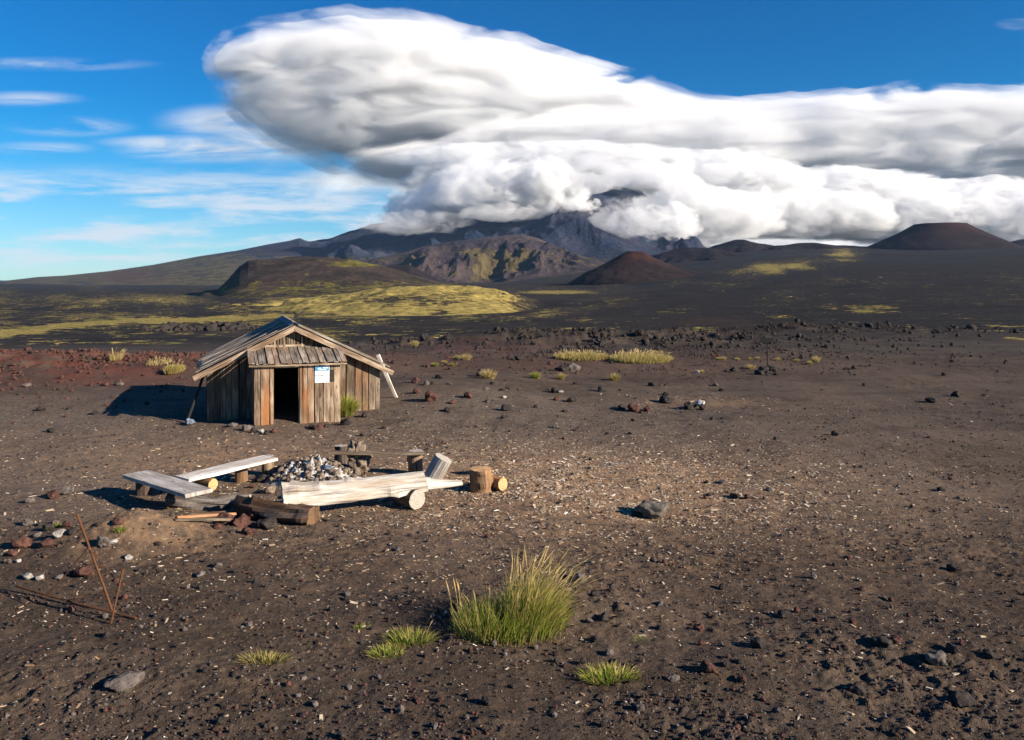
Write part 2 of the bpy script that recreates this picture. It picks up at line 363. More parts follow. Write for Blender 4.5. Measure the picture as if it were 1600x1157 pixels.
class MB:
    """collects boards and logs with UVs and tints into one mesh"""
    def __init__(s): s.V = []; s.F = []; s.UV = []; s.T = []; s.M = []
    def add(s, V, Fc, UV, tint, mid=0):
        o = len(s.V); s.V += [tuple(v) for v in V]; s.T += [tint]*len(V)
        for f, u in zip(Fc, UV): s.F.append([i+o for i in f]); s.UV += u; s.M.append(mid)
    def board(s, p0, p1, width, thick, up, segs=3, wob=.004, val=None, rust=None, taper=0.):
        """board from p0 to p1 (centre line of its section), 'up' = its face normal"""
        p0 = Vector(p0); p1 = Vector(p1); a = (p1-p0); L = a.length; a.normalize(); up = Vector(up); up = (up-a*up.dot(a)).normalized(); w = a.cross(up)
        rr = random.random()
        val = random.uniform(.10, .72) if val is None else val
        rust = (random.random()**3) if rust is None else rust
        V = []; e = [random.uniform(-wob, wob)*2 for _ in range(4)]
        for i in range(segs+1):
            t = i/segs; c = p0+a*(L*t); ww = width*(1-taper*t)
            j = [random.uniform(-wob, wob) for _ in range(3)]
            for q, (sx, sz) in enumerate(((-1, -1), (1, -1), (1, 1), (-1, 1))):
                V.append(c+w*(sx*ww/2+j[0]*.7*(1 if sx > 0 else -1)+j[1]*.4)+up*(sz*thick/2+j[2]*.5)+a*(e[q] if i in (0, segs) else 0))
        Fc = []; UV = []
        wd = (0, width, width+thick, 2*width+thick, 2*width+2*thick)
        for i in range(segs):
            for q in range(4):
                A = i*4+q; B = i*4+(q+1) % 4; Fc.append([A, B, B+4, A+4]); v0 = L*i/segs; v1 = L*(i+1)/segs
                UV.append([(wd[q], v0), (wd[q+1], v0), (wd[q+1], v1), (wd[q], v1)])
        Fc.append([3, 2, 1, 0]); UV.append([(0, 0), (width, 0), (width, .03), (0, .03)])
        n = segs*4; Fc.append([n, n+1, n+2, n+3]); UV.append([(0, 0), (width, 0), (width, .03), (0, .03)])
        s.add(V, Fc, UV, (val, rust, rr))
    def log(s, p0, p1, r0, r1, sides=20, segs=10, rough=.06, bend=0., val=None, rust=None, flat=1., endmat=1, knots=0, upv=(0, 0, 1), ends=True):
        p0 = Vector(p0); p1 = Vector(p1); a = p1-p0; L = a.length; a.normalize(); u = Vector(upv); u = (u-a*u.dot(a))
        if u.length < .01: u = Vector((1, 0, 0)); u = u-a*u.dot(a)
        u.normalize(); w = a.cross(u); rr = random.random(); sd = random.uniform(0, 90)
        val = random.uniform(.4, .6) if val is None else val; rust = .3*random.random() if rust is None else rust
        ks = [(random.random(), random.uniform(0, 6.28)) for _ in range(knots)]
        V = []
        for i in range(segs+1):
            t = i/segs; c = p0+a*(L*t)+w*(bend*math.sin(math.pi*t))+u*(bend*.4*math.sin(2.3*t+sd))
            r = r0+(r1-r0)*t
            for q in range(sides):
                an = 2*math.pi*q/sides
                n = float(pn(math.cos(an)*1.6+sd, math.sin(an)*1.6+t*L*2.2/max(r0, .05)*.12, sd*.3))+.45*float(pn(an*4.0+sd, t*L*3, 3.3))
                k = sum(.25*math.exp(-((t-kt)*L/.06)**2-((math.atan2(math.sin(an-ka), math.cos(an-ka)))/.45)**2) for kt, ka in ks)
                R = r*(1+rough*n*1.5+k)
                V.append(c+w*(R*math.cos(an))+u*(R*math.sin(an)*flat)+(a*random.uniform(-.006, .006) if i in (0, segs) else Vector()))
        Fc = []; UV = []; cir = 2*math.pi*r0
        for i in range(segs):
            for q in range(sides):
                A = i*sides+q; B = i*sides+(q+1) % sides; Fc.append([A, B, B+sides, A+sides])
                UV.append([(cir*q/sides, L*i/segs), (cir*(q+1)/sides, L*i/segs), (cir*(q+1)/sides, L*(i+1)/segs), (cir*q/sides, L*(i+1)/segs)])
        s.add(V, Fc, UV, (val, rust, rr))
        if ends:
            for i, sg in ((0, -1), (segs, 1)):
                ring = V[i*sides:(i+1)*sides]; r = (r0, r1)[i > 0]; cc = sum(ring, Vector())/sides+a*(sg*.004)
                idx = list(range(sides)); VV = list(ring)+[cc]; FF = []; UU = []
                def uvp(q): an = 2*math.pi*q/sides; return (r*math.cos(an)+.01, r*math.sin(an)+.01)
                for q in range(sides):
                    q2 = (q+1) % sides
                    f = [q, q2, sides] if sg > 0 else [q2, q, sides]
                    FF.append(f); UU.append([uvp(f[0]), uvp(f[1]), (.01, .01)])
                s.add(VV, FF, UU, (val, rust, rr), endmat)
    def build(s, name, mats, parent=None, smooth=False, loc=None):
        off = Vector(loc) if loc is not None else Vector()
        V = [tuple(Vector(v)-off) for v in s.V]
        return npmesh(name, V, s.F, mats, parent, smooth, uv=s.UV, tint=s.T, mids=s.M, loc=loc)
def single(mb, name, mats, origin, label, cat, group=None, smooth=False):
    o = mb.build(name, mats, None, smooth, origin); return props(o, label, cat, group)

# rocks
def ico(sub):
    import bmesh
    bm = bmesh.new(); bmesh.ops.create_icosphere(bm, subdivisions=sub, radius=1.0)
    V = np.array([v.co[:] for v in bm.verts]); Fc = np.array([[v.index for v in f.verts] for f in bm.faces]); bm.free(); return V, Fc
ICO = {k: ico(k) for k in (1, 2, 3, 4)}
def rock_verts(sub, seed, rough=.22, cuts=9, squash=.75):
    r = np.random.default_rng(seed); V, Fc = ICO[sub]; V = V.copy()
    for _ in range(cuts):
        n = r.normal(size=3); n /= np.linalg.norm(n); h = r.uniform(.55, .92); dd = V@n
        V = V-np.outer(np.maximum(dd-h, 0)*.92, n)
    s = seed*3.17
    D = pn(V[:, 0]*1.6+s, V[:, 1]*1.6, V[:, 2]*1.6)+.5*pn(V[:, 0]*3.7+s, V[:, 1]*3.7, V[:, 2]*3.7+5)+.32*pn(V[:, 0]*8+s, V[:, 1]*8, V[:, 2]*8)
    V = V*(1+rough*D)[:, None]*np.array([r.uniform(.8, 1.15), r.uniform(.75, 1.1), squash*r.uniform(.8, 1.2)])
    V[:, 2] -= V[:, 2].min(); V[:, 2] -= .22*V[:, 2].max()
    V /= max(np.ptp(V[:, 0]), np.ptp(V[:, 1]))  # width about 1
    return V, Fc
ROCKM = {}
def rock_mesh(kind, i):
    k = (kind, i)
    if k not in ROCKM:
        V, Fc = rock_verts(4, 100+i*7+hash(kind[:2] == 're')*3, .24 if kind != 'pale' else .12, 8+i, .8)
        o = npmesh('rock', V, Fc, M['rock_'+kind]); ROCKM[k] = o.data; bpy.data.objects.remove(o)
    return ROCKM[k]
def rock_at(p, w, kind, label, group=None, name='rock', h=None, cat='rock', rz=None):
    o = bpy.data.objects.new(name, rock_mesh(kind, random.randrange(7))); COL.objects.link(o)
    o.location = p; o.scale = (w*random.uniform(.95, 1.05), w*random.uniform(.8, 1.1), (h or w*random.uniform(.8, 1.15))); o.rotation_euler.z = random.uniform(0, 6.28) if rz is None else rz
    return props(o, label, cat, group)
def rock_px(px, y, wpx, kind, label, group=None, **k):
    p = hit(px, y); return rock_at(p, wpx/F*p.y, kind, label, group, **k)
def scatter_mesh(name, pts, sizes, mat, sub=1, squash=.7, variants=6, smooth=False, cuts=5):
    base = [rock_verts(sub, 500+i, .28, cuts, squash) for i in range(variants)]
    VV = []; FF = []; off = 0
    which = RNG.integers(0, variants, len(pts)); ang = RNG.uniform(0, 6.28, len(pts))
    for k in range(variants):
        sel = np.where(which == k)[0]
        if len(sel) == 0: continue
        V, Fc = base[k]; c = np.cos(ang[sel])[:, None]; s_ = np.sin(ang[sel])[:, None]; sz = sizes[sel][:, None]
        X = (V[None, :, 0]*c-V[None, :, 1]*s_)*sz+pts[sel, 0][:, None]; Y = (V[None, :, 0]*s_+V[None, :, 1]*c)*sz+pts[sel, 1][:, None]; Z = V[None, :, 2]*sz+pts[sel, 2][:, None]
        VV.append(np.stack([X, Y, Z], -1).reshape(-1, 3)); FF.append((Fc[None]+(np.arange(len(sel))*len(V))[:, None, None]+off).reshape(-1, 3)); off += len(sel)*len(V)
    return npmesh(name, np.concatenate(VV), np.concatenate(FF), mat, None, smooth)
# ------------------------------------------------------------------ the ground sheet
def build_ground():
    ti = np.linspace(-.66, .66, 880); to = .66+np.cumsum(np.linspace(.004, .05, 38)); t = np.concatenate([-to[::-1], ti, to])
    ys = [-14.]
    while ys[-1] < 3: ys.append(ys[-1]+.8)
    ys = ys[:-1]+[4.2]
    y = 4.3
    while y < 14000:
        ys.append(y); y += max(.011, y*y*(.00021 if y < 60 else .00012) if y < 120 else y*.0125)
    ys = np.array(ys); X = t[None, :]*(np.maximum(ys, -4)[:, None]+6); Y = np.broadcast_to(ys[:, None], X.shape)
    X = X.ravel(); Y = Y.ravel().copy(); Z = terrain(X, Y)
    d = np.maximum(Y, 5); px = 800+F*X/d; yy = HZ+(EYE-Z)/d*F
    # masks
    n1 = fbm(px/90, yy/14, 3); n2 = fbm(px/45+7, yy/9, 3)
    moss = np.zeros_like(X)
    # the long yellow band on the left
    bc = 522-.075*px-5*np.sin(px/95.)-3*n1; moss = np.maximum(moss, np.exp(-((yy-bc+3*n2)/5.)**2)*(px < 460)*(.95+.25*n2))
    moss = np.maximum(moss, .37*sstep(545, 535, yy)*sstep(440, 465, yy)*(1-sstep(560, 760, px))*(.6+.6*n1))
    moss = np.maximum(moss, .33*sstep(548, 532, yy)*sstep(452, 470, yy)*(.45+.7*n1)*sstep(600, 700, px)*(1-sstep(880, 1000, px)))
    moss = np.maximum(moss, .18*sstep(560, 525, yy)*sstep(410, 440, yy)*(.5+.7*n1))
    moss = np.maximum(moss, .9*np.exp(-((yy-481-.02*(px-1250)-3*n2)/9)**2-((px-1340)/75)**2)*(.5+.5*n1))
    moss = np.maximum(moss, .8*np.exp(-((yy-457)/3)**2-((px-870)/60)**2))
    moss = np.maximum(moss, .9*np.exp(-((yy-(424-.085*(px-1150)))/11)**2-((px-1215)/75)**2)*(.55+.5*n2))
    moss = np.maximum(moss, .7*np.exp(-((yy-513)/6)**2-((px-1090)/60)**2)*(.5+.5*n2))
    moss = np.maximum(moss, .8*np.exp(-((yy-(397))/12)**2-((px-1318)/30)**2)*(.6+.5*n2))
    moss = moss*sstep(38, 60, d); moss = np.clip(moss, 0, 1)
    red = np.clip(1.3*gauss(X, Y, -19, 30, 9, 5.)+.7*gauss(X, Y, -14, 31.5, 7, 3)+.5*gauss(X, Y, -13, 26, 3, 1.5)+.35*gauss(X, Y, 2, 31, 9, 4), 0, 1)
    red = np.maximum(red, .8*np.exp(-((yy-505)/7)**2-((px-1120)/90)**2)); red = np.maximum(red, .6*np.exp(-((yy-545)/12)**2-((px-760)/120)**2))
    pale = .85*gauss(X, Y, 1.3, 13.1, 2.6, 1.9)+.35*gauss(X, Y, 1.0, 12.0, 6.5, 3.6)+.5*gauss(X, Y, -4.7, 10.0, 1.0, .5)+.5*gauss(X, Y, 5.3, 21.6, 1.6, .8)+.35*gauss(X, Y, -4.6, 15, 2.5, 1.2)
    pale += .22*gauss(X, Y, -7, 15.5, 6, 3.0)
    pale = np.clip(pale+.12, 0, 1)*(1-sstep(26, 45, d))
    nr, nc = len(ys), len(t); I = np.arange(nr*nc).reshape(nr, nc)
    Fc = np.stack([I[:-1, :-1], I[:-1, 1:], I[1:, 1:], I[1:, :-1]], -1).reshape(-1, 4)
    print('ground', nr, nc)
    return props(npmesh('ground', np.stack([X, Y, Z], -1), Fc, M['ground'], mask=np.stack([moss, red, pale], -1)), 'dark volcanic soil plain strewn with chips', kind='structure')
build_ground()

# ------------------------------------------------------------------ hills, cones, volcano
def hill(name, label, px0, px1, d0, d1, nx, ny, fn, mat, maskfn, sink=2.0):
    """local height patch: z = terrain + fn (fn returns height above the plain; sinks below it at its rim)"""
    u = np.linspace(px0, px1, nx); v = np.linspace(d0, d1, ny)
    PX, D = np.meshgrid(u, v); X = (PX-800)/F*D; Y = D
    base = terrain(X.ravel(), Y.ravel(), False).reshape(X.shape)
    H = fn(PX, D, X, Y, base); H = H*sstep(0, .22, (D-d0)/(d1-d0))*sstep(1, .85, (D-d0)/(d1-d0))*sstep(0, .06, (PX-px0)/(px1-px0))*sstep(1, .94, (PX-px0)/(px1-px0)); Z = base+H-sink*(1-sstep(0, 2.5*sink, H))
    I = np.arange(nx*ny).reshape(ny, nx); Fc = np.stack([I[:-1, :-1], I[:-1, 1:], I[1:, 1:], I[1:, :-1]], -1).reshape(-1, 4)
    mk = maskfn(PX, D, X, Y, H, Z); mk = np.stack([np.clip(m_, 0, 1).ravel() for m_ in mk], -1)
    return props(npmesh(name, np.stack([X.ravel(), Y.ravel(), Z.ravel()], -1), Fc, mat, mask=mk), label, kind='structure')
def crest(PX, D, base, pts, dc):
    """height above base so that the crest at distance dc has the given screen profile"""
    y = np.interp(PX, [p[0] for p in pts], [p[1] for p in pts]); return np.maximum((EYE-(y-HZ)/F*dc)-base, 0)
zero = lambda a: np.zeros_like(a)
M['h_moss'] = mat_hill('moss_hill', (.030, .024, .018), (.055, .044, .028), .05, (.46, .35, .10), bump=.9, dist=2.)
M['h_dark'] = mat_hill('brown_hill', (.030, .023, .019), (.060, .043, .033), .016, (.17, .145, .03), bump=.8, dist=6)
M['h_black'] = mat_hill('black_cone', (.012, .009, .010), (.022, .016, .016), .004, bump=.5, dist=8)
M['h_red'] = mat_hill('red_cone', (.016, .012, .012), (.034, .020, .017), .01, bump=.5, dist=4)
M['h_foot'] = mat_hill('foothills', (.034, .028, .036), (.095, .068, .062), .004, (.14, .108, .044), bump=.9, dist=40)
M['h_volc'] = mat_hill('volcano', (.016, .030, .062), (.050, .050, .074), .003, (.125, .10, .045), bump=.9, dist=60)  # blue of haze and cloud shadow is put into the rock colours

# mossy rise in the middle distance
def f_moss(PX, D, X, Y, b):
    cr = crest(PX, D, b, [(300, 520), (345, 494), (400, 482), (480, 470), (560, 459), (620, 451), (680, 447), (740, 450), (790, 459), (830, 470), (880, 484), (910, 495)], 620)
    w = np.exp(-((D-620)/210)**2)
    return cr*w*sstep(300, 350, PX)*sstep(905, 780, PX)*(1+.05*fbm(X/40, Y/40, 4))+2.2*fbm(X/25, Y/25, 3)*w*sstep(300, 380, PX)*sstep(900, 800, PX)
def m_moss(PX, D, X, Y, H, Z):
    y = HZ+(EYE-Z)/D*F; n = fbm(PX/60, y/8, 3)
    m = (.74+.34*n)*sstep(870, 760, PX+30*n)*sstep(518, 500, y)*sstep(437, 450, y)
    m = m*(1-.65*np.exp(-((PX-640)/110)**2-((y-470)/10)**2)*sstep(-.2, .3, n+.2))
    return np.clip(m, 0, .95), zero(m), zero(m)
hill('moss_hill', 'low rise covered with yellow moss behind the hut', 300, 910, 330, 950, 420, 240, f_moss, M['h_moss'], m_moss, 1.5)
# dark brown flat topped hill
def f_dark(PX, D, X, Y, b):
    cr = crest(PX, D, b, [(340, 452), (358, 436), (374, 418), (388, 409), (402, 406), (440, 405), (500, 404.5), (560, 409), (600, 417), (640, 428), (700, 442), (740, 450)], 1500)
    w = np.exp(-(np.abs(D-1500)/230)**2.2); return cr*w*(1+.05*fbm(X/90, Y/90, 4))+3*ridged(X/120, Y/120, 4)*w*sstep(320, 380, PX)*sstep(720, 600, PX)-2
def m_dark(PX, D, X, Y, H, Z):
    y = HZ+(EYE-Z)/D*F; return np.clip(.75*np.exp(-((PX-560)/45)**2-((y-412)/6)**2)+.25*sstep(432, 445, y)+.18, 0, 1), zero(PX), zero(PX)
hill('brown_hill', 'dark brown flat topped hill on the left', 300, 745, 900, 2100, 400, 220, f_dark, M['h_dark'], m_dark, 3)
def f_dark2(PX, D, X, Y, b):
    cr = crest(PX, D, b, [(560, 450), (600, 415), (640, 414), (660, 424), (684, 437), (710, 446)], 2300)
    return cr*np.exp(-(np.abs(D-2300)/260)**2)
hill('black_ridge', 'black ridge behind the brown hill', 560, 712, 1800, 2900, 120, 90, f_dark2, M['h_black'], lambda PX, D, X, Y, H, Z: (zero(PX), zero(PX), zero(PX)), 3)
def cone(name, label, pxc, dc, ytop, hw_top, hw_base, rough, mat, mask, dip=0.):
    c = (pxc-800)/F*dc
    Rb = hw_base/F*dc; Rt = hw_top/F*dc; b0 = gz(c, dc); Ht = EYE-(ytop-HZ)/F*dc-b0
    n = 260; u = np.linspace(-1.25, 1.25, n)*Rb; X, Y = np.meshgrid(u+c, u+dc)
    base = terrain(X.ravel(), Y.ravel(), False).reshape(X.shape)
    A = np.arctan2(Y-dc, X-c); R = np.hypot(X-c, Y-dc)*(1+rough*fbm((X-c)/Rb*1.5+pxc, (Y-dc)/Rb*1.5, 4))
    t = np.clip((Rb-R)/(Rb-Rt), 0, 1); prof = t*(.75+.25*t)
    H = Ht*prof-dip*Ht*sstep(Rt, Rt*.3, R)+Ht*.014*fbm(X/Rb*5, Y/Rb*5, 4)*sstep(0, .1, t)
    Z = np.where(t > 0, np.maximum(b0, base*0+b0)*prof**.5+base*(1-prof**.5)+H, base-3)
    I = np.arange(n*n).reshape(n, n); Fc = np.stack([I[:-1, :-1], I[:-1, 1:], I[1:, 1:], I[1:, :-1]], -1).reshape(-1, 4)
    mk = mask(X, Y, t, A); mk = np.stack([np.clip(m_, 0, 1).ravel() for m_ in mk], -1)
    return props(npmesh(name, np.stack([X.ravel(), Y.ravel(), Z.ravel()], -1), Fc, mat, mask=mk), label, kind='structure')
cone('cinder_cone', 'broad dark cinder cone with flat rim on the right skyline', 1468, 3000, 350.5, 37, 112, .03, M['h_black'], lambda X, Y, t, A: (zero(t), .25*t, zero(t)), .05)
cone('cinder_cone', 'small reddish cinder cone in the centre of the plain', 992, 1700, 393, 12, 112, .08, M['h_red'], lambda X, Y, t, A: (zero(t), sstep(.5, 1.0, t)*.6, zero(t)))
False and cone('cinder_cone', 'low dark cone beside the small red cone', 900, 1900, 409, 20, 70, .12, M['h_black'], lambda X, Y, t, A: (zero(t), .1*t, zero(t)))
cone('cinder_cone', 'small dark peak on the ridge right of the volcano', 1155, 3600, 375, 8, 70, .25, M['h_black'], lambda X, Y, t, A: (zero(t), zero(t), zero(t)))
cone('cinder_cone', 'wide low dark hill left of the small dark peak', 1085, 3000, 388, 20, 90, .3, M['h_black'], lambda X, Y, t, A: (.1*t, zero(t), zero(t)))
cone('cinder_cone', 'dark shoulder on the right edge of the skyline', 1625, 3600, 374, 25, 90, .1, M['h_black'], lambda X, Y, t, A: (zero(t), zero(t), zero(t)))
cone('cinder_cone', 'low knob on the skyline left of the broad cone', 1262, 3300, 380, 14, 75, .35, M['h_black'], lambda X, Y, t, A: (.25*t, zero(t), zero(t)))

# volcano with its long left flank
def f_volc(PX, D, X, Y, b):
    P = [(-300, 446), (0, 440), (60, 433), (100, 431), (170, 424), (240, 414), (310, 401), (370, 392), (420, 382), (455, 376), (468, 372.5), (484, 378), (510, 375), (540, 365), (580, 353), (610, 346), (660, 334), (720, 312), (790, 285), (850, 266), (900, 262), (940, 270), (1000, 298), (1050, 340), (1100, 385), (1200, 410), (1300, 430)]
    dc = 6500+500*fbm(PX/260, PX*0+.5, 2)*0
    cr = crest(PX, D, b, P, 6500)
    w = np.exp(-(np.abs(D-6500)/1700)**1.55)
    rg = ridged(X/560+3.1, Y/1500, 7, .5)
    return cr*w*(1+.26*(1-w)*0)+np.minimum(cr, 260)*(rg-1.1)*.42*sstep(.25, .6, 1-w)*sstep(.02, .35, w)*sstep(380, 560, PX)+14*sstep(.3, .8, w)*fbm(X/160, Y/160, 3)*sstep(440, 520, PX)
def m_volc(PX, D, X, Y, H, Z):
    y = HZ+(EYE-Z)/D*F; n = fbm(PX/50, y/14, 3)
    return np.clip((.62+.35*n)*sstep(385, 415, y)+.22*(PX < 420), 0, .8), np.clip(.8*np.exp(-((PX-195)/50)**2-((y-430)/12)**2)+.35*np.exp(-((PX-440)/45)**2-((y-392)/8)**2), 0, 1), zero(PX)
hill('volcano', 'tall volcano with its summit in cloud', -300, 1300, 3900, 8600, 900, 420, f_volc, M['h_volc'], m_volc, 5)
def f_foot(PX, D, X, Y, b):
    P = [(440, 440), (480, 425), (560, 408), (620, 398), (660, 386), (700, 378), (740, 374), (790, 368), (815, 366), (840, 372), (880, 390), (920, 404), (980, 420), (1040, 430)]
    cr = crest(PX, D, b, P, 4300); w = np.exp(-(np.abs(D-4300)/800)**1.4)
    rg = ridged(X/420+1.7, Y/620+.4, 6, .5)
    return cr*w+cr*(rg-1.05)*.40*sstep(0, .4, 1-w)*sstep(.02, .3, w)
def m_foot(PX, D, X, Y, H, Z):
    y = HZ+(EYE-Z)/D*F; n = fbm(X/260, Y/260, 4); return np.clip((.36+.55*n)*sstep(372, 400, y)+.02, 0, .8), zero(PX), zero(PX)
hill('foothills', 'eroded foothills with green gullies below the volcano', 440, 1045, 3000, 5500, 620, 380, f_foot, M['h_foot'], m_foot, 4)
# ------------------------------------------------------------------ the hut
def hitz(px, y, h):
    z = h
    for _ in range(25):
        d = (EYE-z)*F/(y-HZ); z = .5*z+.5*(gz((px-800)/F*d, d)+h)
    d = (EYE-z)*F/(y-HZ); return Vector(((px-800)/F*d, d, z))
TH = math.radians(20.6)
hut = empty('plank_hut', (-5.21, 19.187, 0), 'low weathered plank hut with gabled roof and open dark doorway', 'hut', None, TH)
RZ, EZ, HW = 2.16, 1.08, 2.0          # ridge, eave and half width
def roofz(x): return RZ-.06-(RZ-EZ)/2.2*abs(x)
def planks_x(mb, x0, x1, y, ztop, z0=-.2, wmin=.12, wmax=.20, gap=.012, rustp=None, off=.022, thick=.022):
    """upright boards side by side along x"""
    x = x0
    while x < x1-.03:
        w_ = min(random.uniform(wmin, wmax), x1-x)
        if w_ < .035: break
        c = x+w_/2; zt = min(ztop(x+.01), ztop(x+w_-.01))-random.uniform(0, .02)
        mb.board((c, y+random.uniform(-off, off*.3), z0), (c+random.uniform(-.008, .008), y+random.uniform(-off, off*.3), zt), w_-random.uniform(.004, gap*2), thick, (0, -1, 0), 4, .005, rust=rustp)
        x += w_
    return mb
def planks_y(mb, y0, y1, x, ztop, z0=-.2, wmin=.13, wmax=.2, nx=-1):
    y = y0
    while y < y1-.03:
        w_ = min(random.uniform(wmin, wmax), y1-y)
        mb.board((x+random.uniform(-.01, .01), y+w_/2, z0), (x+random.uniform(-.01, .01), y+w_/2, ztop), w_-.014, .022, (nx, 0, 0), 3, .005); y += w_
    return mb
W = [M['wood'], M['wood']]
mb = MB(); planks_x(mb, -1.93, -.93, 0, roofz); planks_x(mb, -.93, .93, 0, roofz, 1.50, .05, .13, .02); planks_x(mb, .93, 2.07, 0, roofz, -.2, .15, .21, .02); mb.build('gable_wall', W, hut)
mb = MB(); planks_y(mb, .03, 3.1, -1.93, roofz(1.9)); mb.build('side_wall', W, hut)
mb = MB(); planks_y(mb, .03, 3.1, 2.05, roofz(2.05), nx=1); mb.build('side_wall', W, hut)
mb = MB(); planks_x(mb, -1.9, 2.02, 3.1, roofz); mb.build('rear_wall', W, hut)
# dark lining so that no daylight shows between the boards
def slab(mb, pts): 
    mb.add([Vector(p) for p in pts], [[0, 1, 2, 3]], [[(0, 0), (1, 0), (1, 1), (0, 1)]], (.5, 0, .5))
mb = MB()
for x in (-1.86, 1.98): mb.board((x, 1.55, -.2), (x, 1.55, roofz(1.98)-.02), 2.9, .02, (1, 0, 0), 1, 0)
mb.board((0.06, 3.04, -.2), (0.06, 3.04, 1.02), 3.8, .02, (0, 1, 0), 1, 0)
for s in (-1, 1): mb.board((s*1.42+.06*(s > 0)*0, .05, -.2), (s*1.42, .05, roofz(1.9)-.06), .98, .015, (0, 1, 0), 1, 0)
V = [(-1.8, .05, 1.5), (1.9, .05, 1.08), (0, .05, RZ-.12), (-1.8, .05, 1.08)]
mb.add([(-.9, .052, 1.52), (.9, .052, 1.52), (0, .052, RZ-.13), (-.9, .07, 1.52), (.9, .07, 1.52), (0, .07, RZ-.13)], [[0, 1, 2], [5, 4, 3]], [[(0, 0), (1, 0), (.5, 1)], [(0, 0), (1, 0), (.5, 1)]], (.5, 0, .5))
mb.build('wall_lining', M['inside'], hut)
# main roof: sheet, boards running down the slope, rake boards, ridge
def slope(s, x, y, dz=0): return Vector((s*x, y, RZ-(RZ-EZ)/2.2*x+dz))
for s in (-1, 1):
    nrm = Vector((s*(RZ-EZ), 0, 2.2)).normalized(); ex = 2.10 if s < 0 else 2.22
    mb = MB(); mb.board(slope(s, 0, 1.56), slope(s, ex, 1.56), 3.50, .03, nrm, 2, 0)
    fo = mb.build('roof_sheet', M['felt'], hut)
    mb = MB(); y = -.17
    while y < 3.3:
        w_ = random.uniform(.10, .22); lift = .045+.022*random.random()
        mb.board(slope(s, -.02+random.uniform(0, .06), y+w_/2)+nrm*lift, slope(s, ex+random.uniform(-.12, .10), y+w_/2+random.uniform(-.02, .02))+nrm*(lift+random.uniform(0, .02)), w_*.94, .022, nrm, 5, .006, val=random.uniform(.35, .8), rust=random.random()*.1)
        y += w_+(random.random() < .2)*.05
    for k in range(2 if s < 0 else 1):
        yy_ = random.uniform(.2, 2.8); mb.board(slope(s, .1, yy_)+nrm*.085, slope(s, ex-.1, yy_+.3)+nrm*.085, .11, .02, nrm, 4, .006, val=.75, rust=0)
    rb = mb.build('roof_boards', M['wood_roof'], hut)
    mb = MB(); mb.board(slope(s, -.03 if s < 0 else .0, -.215, -.045), slope(s, 2.22 if s < 0 else 2.36, -.215, -.045), .115, .03, (0, -1, 0), 6, .004, val=.75, rust=.15)
    mb.board(slope(s, .0, -.16, -.09), slope(s, 2.1, -.16, -.09), .05, .09, (0, -1, 0), 3, .003, val=.5)
    mb.build('rake_board', W, hut)
mb = MB(); mb.board((-.055, -.19, RZ+.065), (-.055, 3.28, RZ+.06), .17, .02, Vector((-.45, 0, 1)), 5, .006); mb.board((.05, -.19, RZ+.07), (.05, 3.28, RZ+.065), .14, .02, Vector((.45, 0, 1)), 5, .006)
mb.build('ridge_cap', M['felt'], hut)
mb = MB(); mb.board((.0, -.1, RZ+.105), (.02, 3.3, RZ+.10), .09, .02, (.25, 0, 1), 5, .008, val=.8, rust=0); mb.build('ridge_board', M['wood_roof'], hut)
# entrance porch
PX0, PX1, PY = -.95, .94, -1.05
porch = bpy.data.objects.new('porch', None); COL.objects.link(porch); porch.parent = hut; porch.location = (0, PY, 0)
def pz(x): return 1.335
# left of the door: three boards, right of the door: seven boards; tones taken board by board
mb = MB()
for x0, x1, v, r in ((-.95, -.83, .45, .3), (-.815, -.63, .62, 1.0), (-.61, -.54, .85, .25)):
    mb.board(((x0+x1)/2, -.005*random.random(), -.16), ((x0+x1)/2, -.01, 1.335), x1-x0, .024, (0, -1, 0), 4, .006, val=v, rust=r)
for x0, x1, v, r in ((.03, .09, .40, .8), (.105, .20, .5, .9), (.215, .345, .72, .3), (.37, .455, .62, .2), (.465, .55, .38, .2), (.565, .70, .82, .1), (.705, .79, .72, .15), (.80, .94, .78, .1)):
    zt = 1.335-random.random()*.02
    mb.board(((x0+x1)/2+.004, -.012*random.random(), -.16), ((x0+x1)/2, -.01, zt), x1-x0, .024, (0, -1, 0), 4, .006, val=v, rust=r)
fw = mb.build('front_wall', W, porch)
for x, sx in ((PX0+.01, -1), (PX1-.005, 1)):
    mb = MB(); planks_y(mb, .03, 1.05, x, 1.36, nx=sx); mb.build('side_wall', W, porch)
mb = MB(); mb.board((-.56, .05, -.1), (-.56, .05, 1.33), .05, .07, (0, -1, 0), 2, .003, val=.4); mb.board((.035, .03, -.12), (.02, .03, 1.33), .035, .05, (0, -1, 0), 2, .003, val=.9, rust=0)
mb.board((-.56, .04, 1.30), (.05, .04, 1.30), .05, .06, (0, -1, 0), 2, .003, val=.3); mb.build('door_frame', W, porch)
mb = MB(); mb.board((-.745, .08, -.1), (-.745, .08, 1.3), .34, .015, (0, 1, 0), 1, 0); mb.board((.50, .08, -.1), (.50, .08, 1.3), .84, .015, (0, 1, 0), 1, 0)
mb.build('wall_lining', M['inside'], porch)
mb = MB(); x = -1.07; pn_ = Vector((0, -.26, 1.15)).normalized(); i = 0
while x < 1.05:
    w_ = random.uniform(.075, .155); i += 1; up_ = .018*(i % 2)+random.uniform(0, .014)
    mb.board(Vector((x+w_/2+.04*0, 1.10+random.uniform(-.03, .03), 1.655))+pn_*up_, Vector((x+w_/2+random.uniform(-.012, .012), -.12+random.uniform(-.015, .015), 1.378))+pn_*up_, w_*random.uniform(.84, .98), .018, pn_, 5, .006, val=random.uniform(.35, .85), rust=random.random()**4)
    x += w_+random.choice((0, 0, .012))
mb.build('porch_roof', M['wood_roof'], porch)
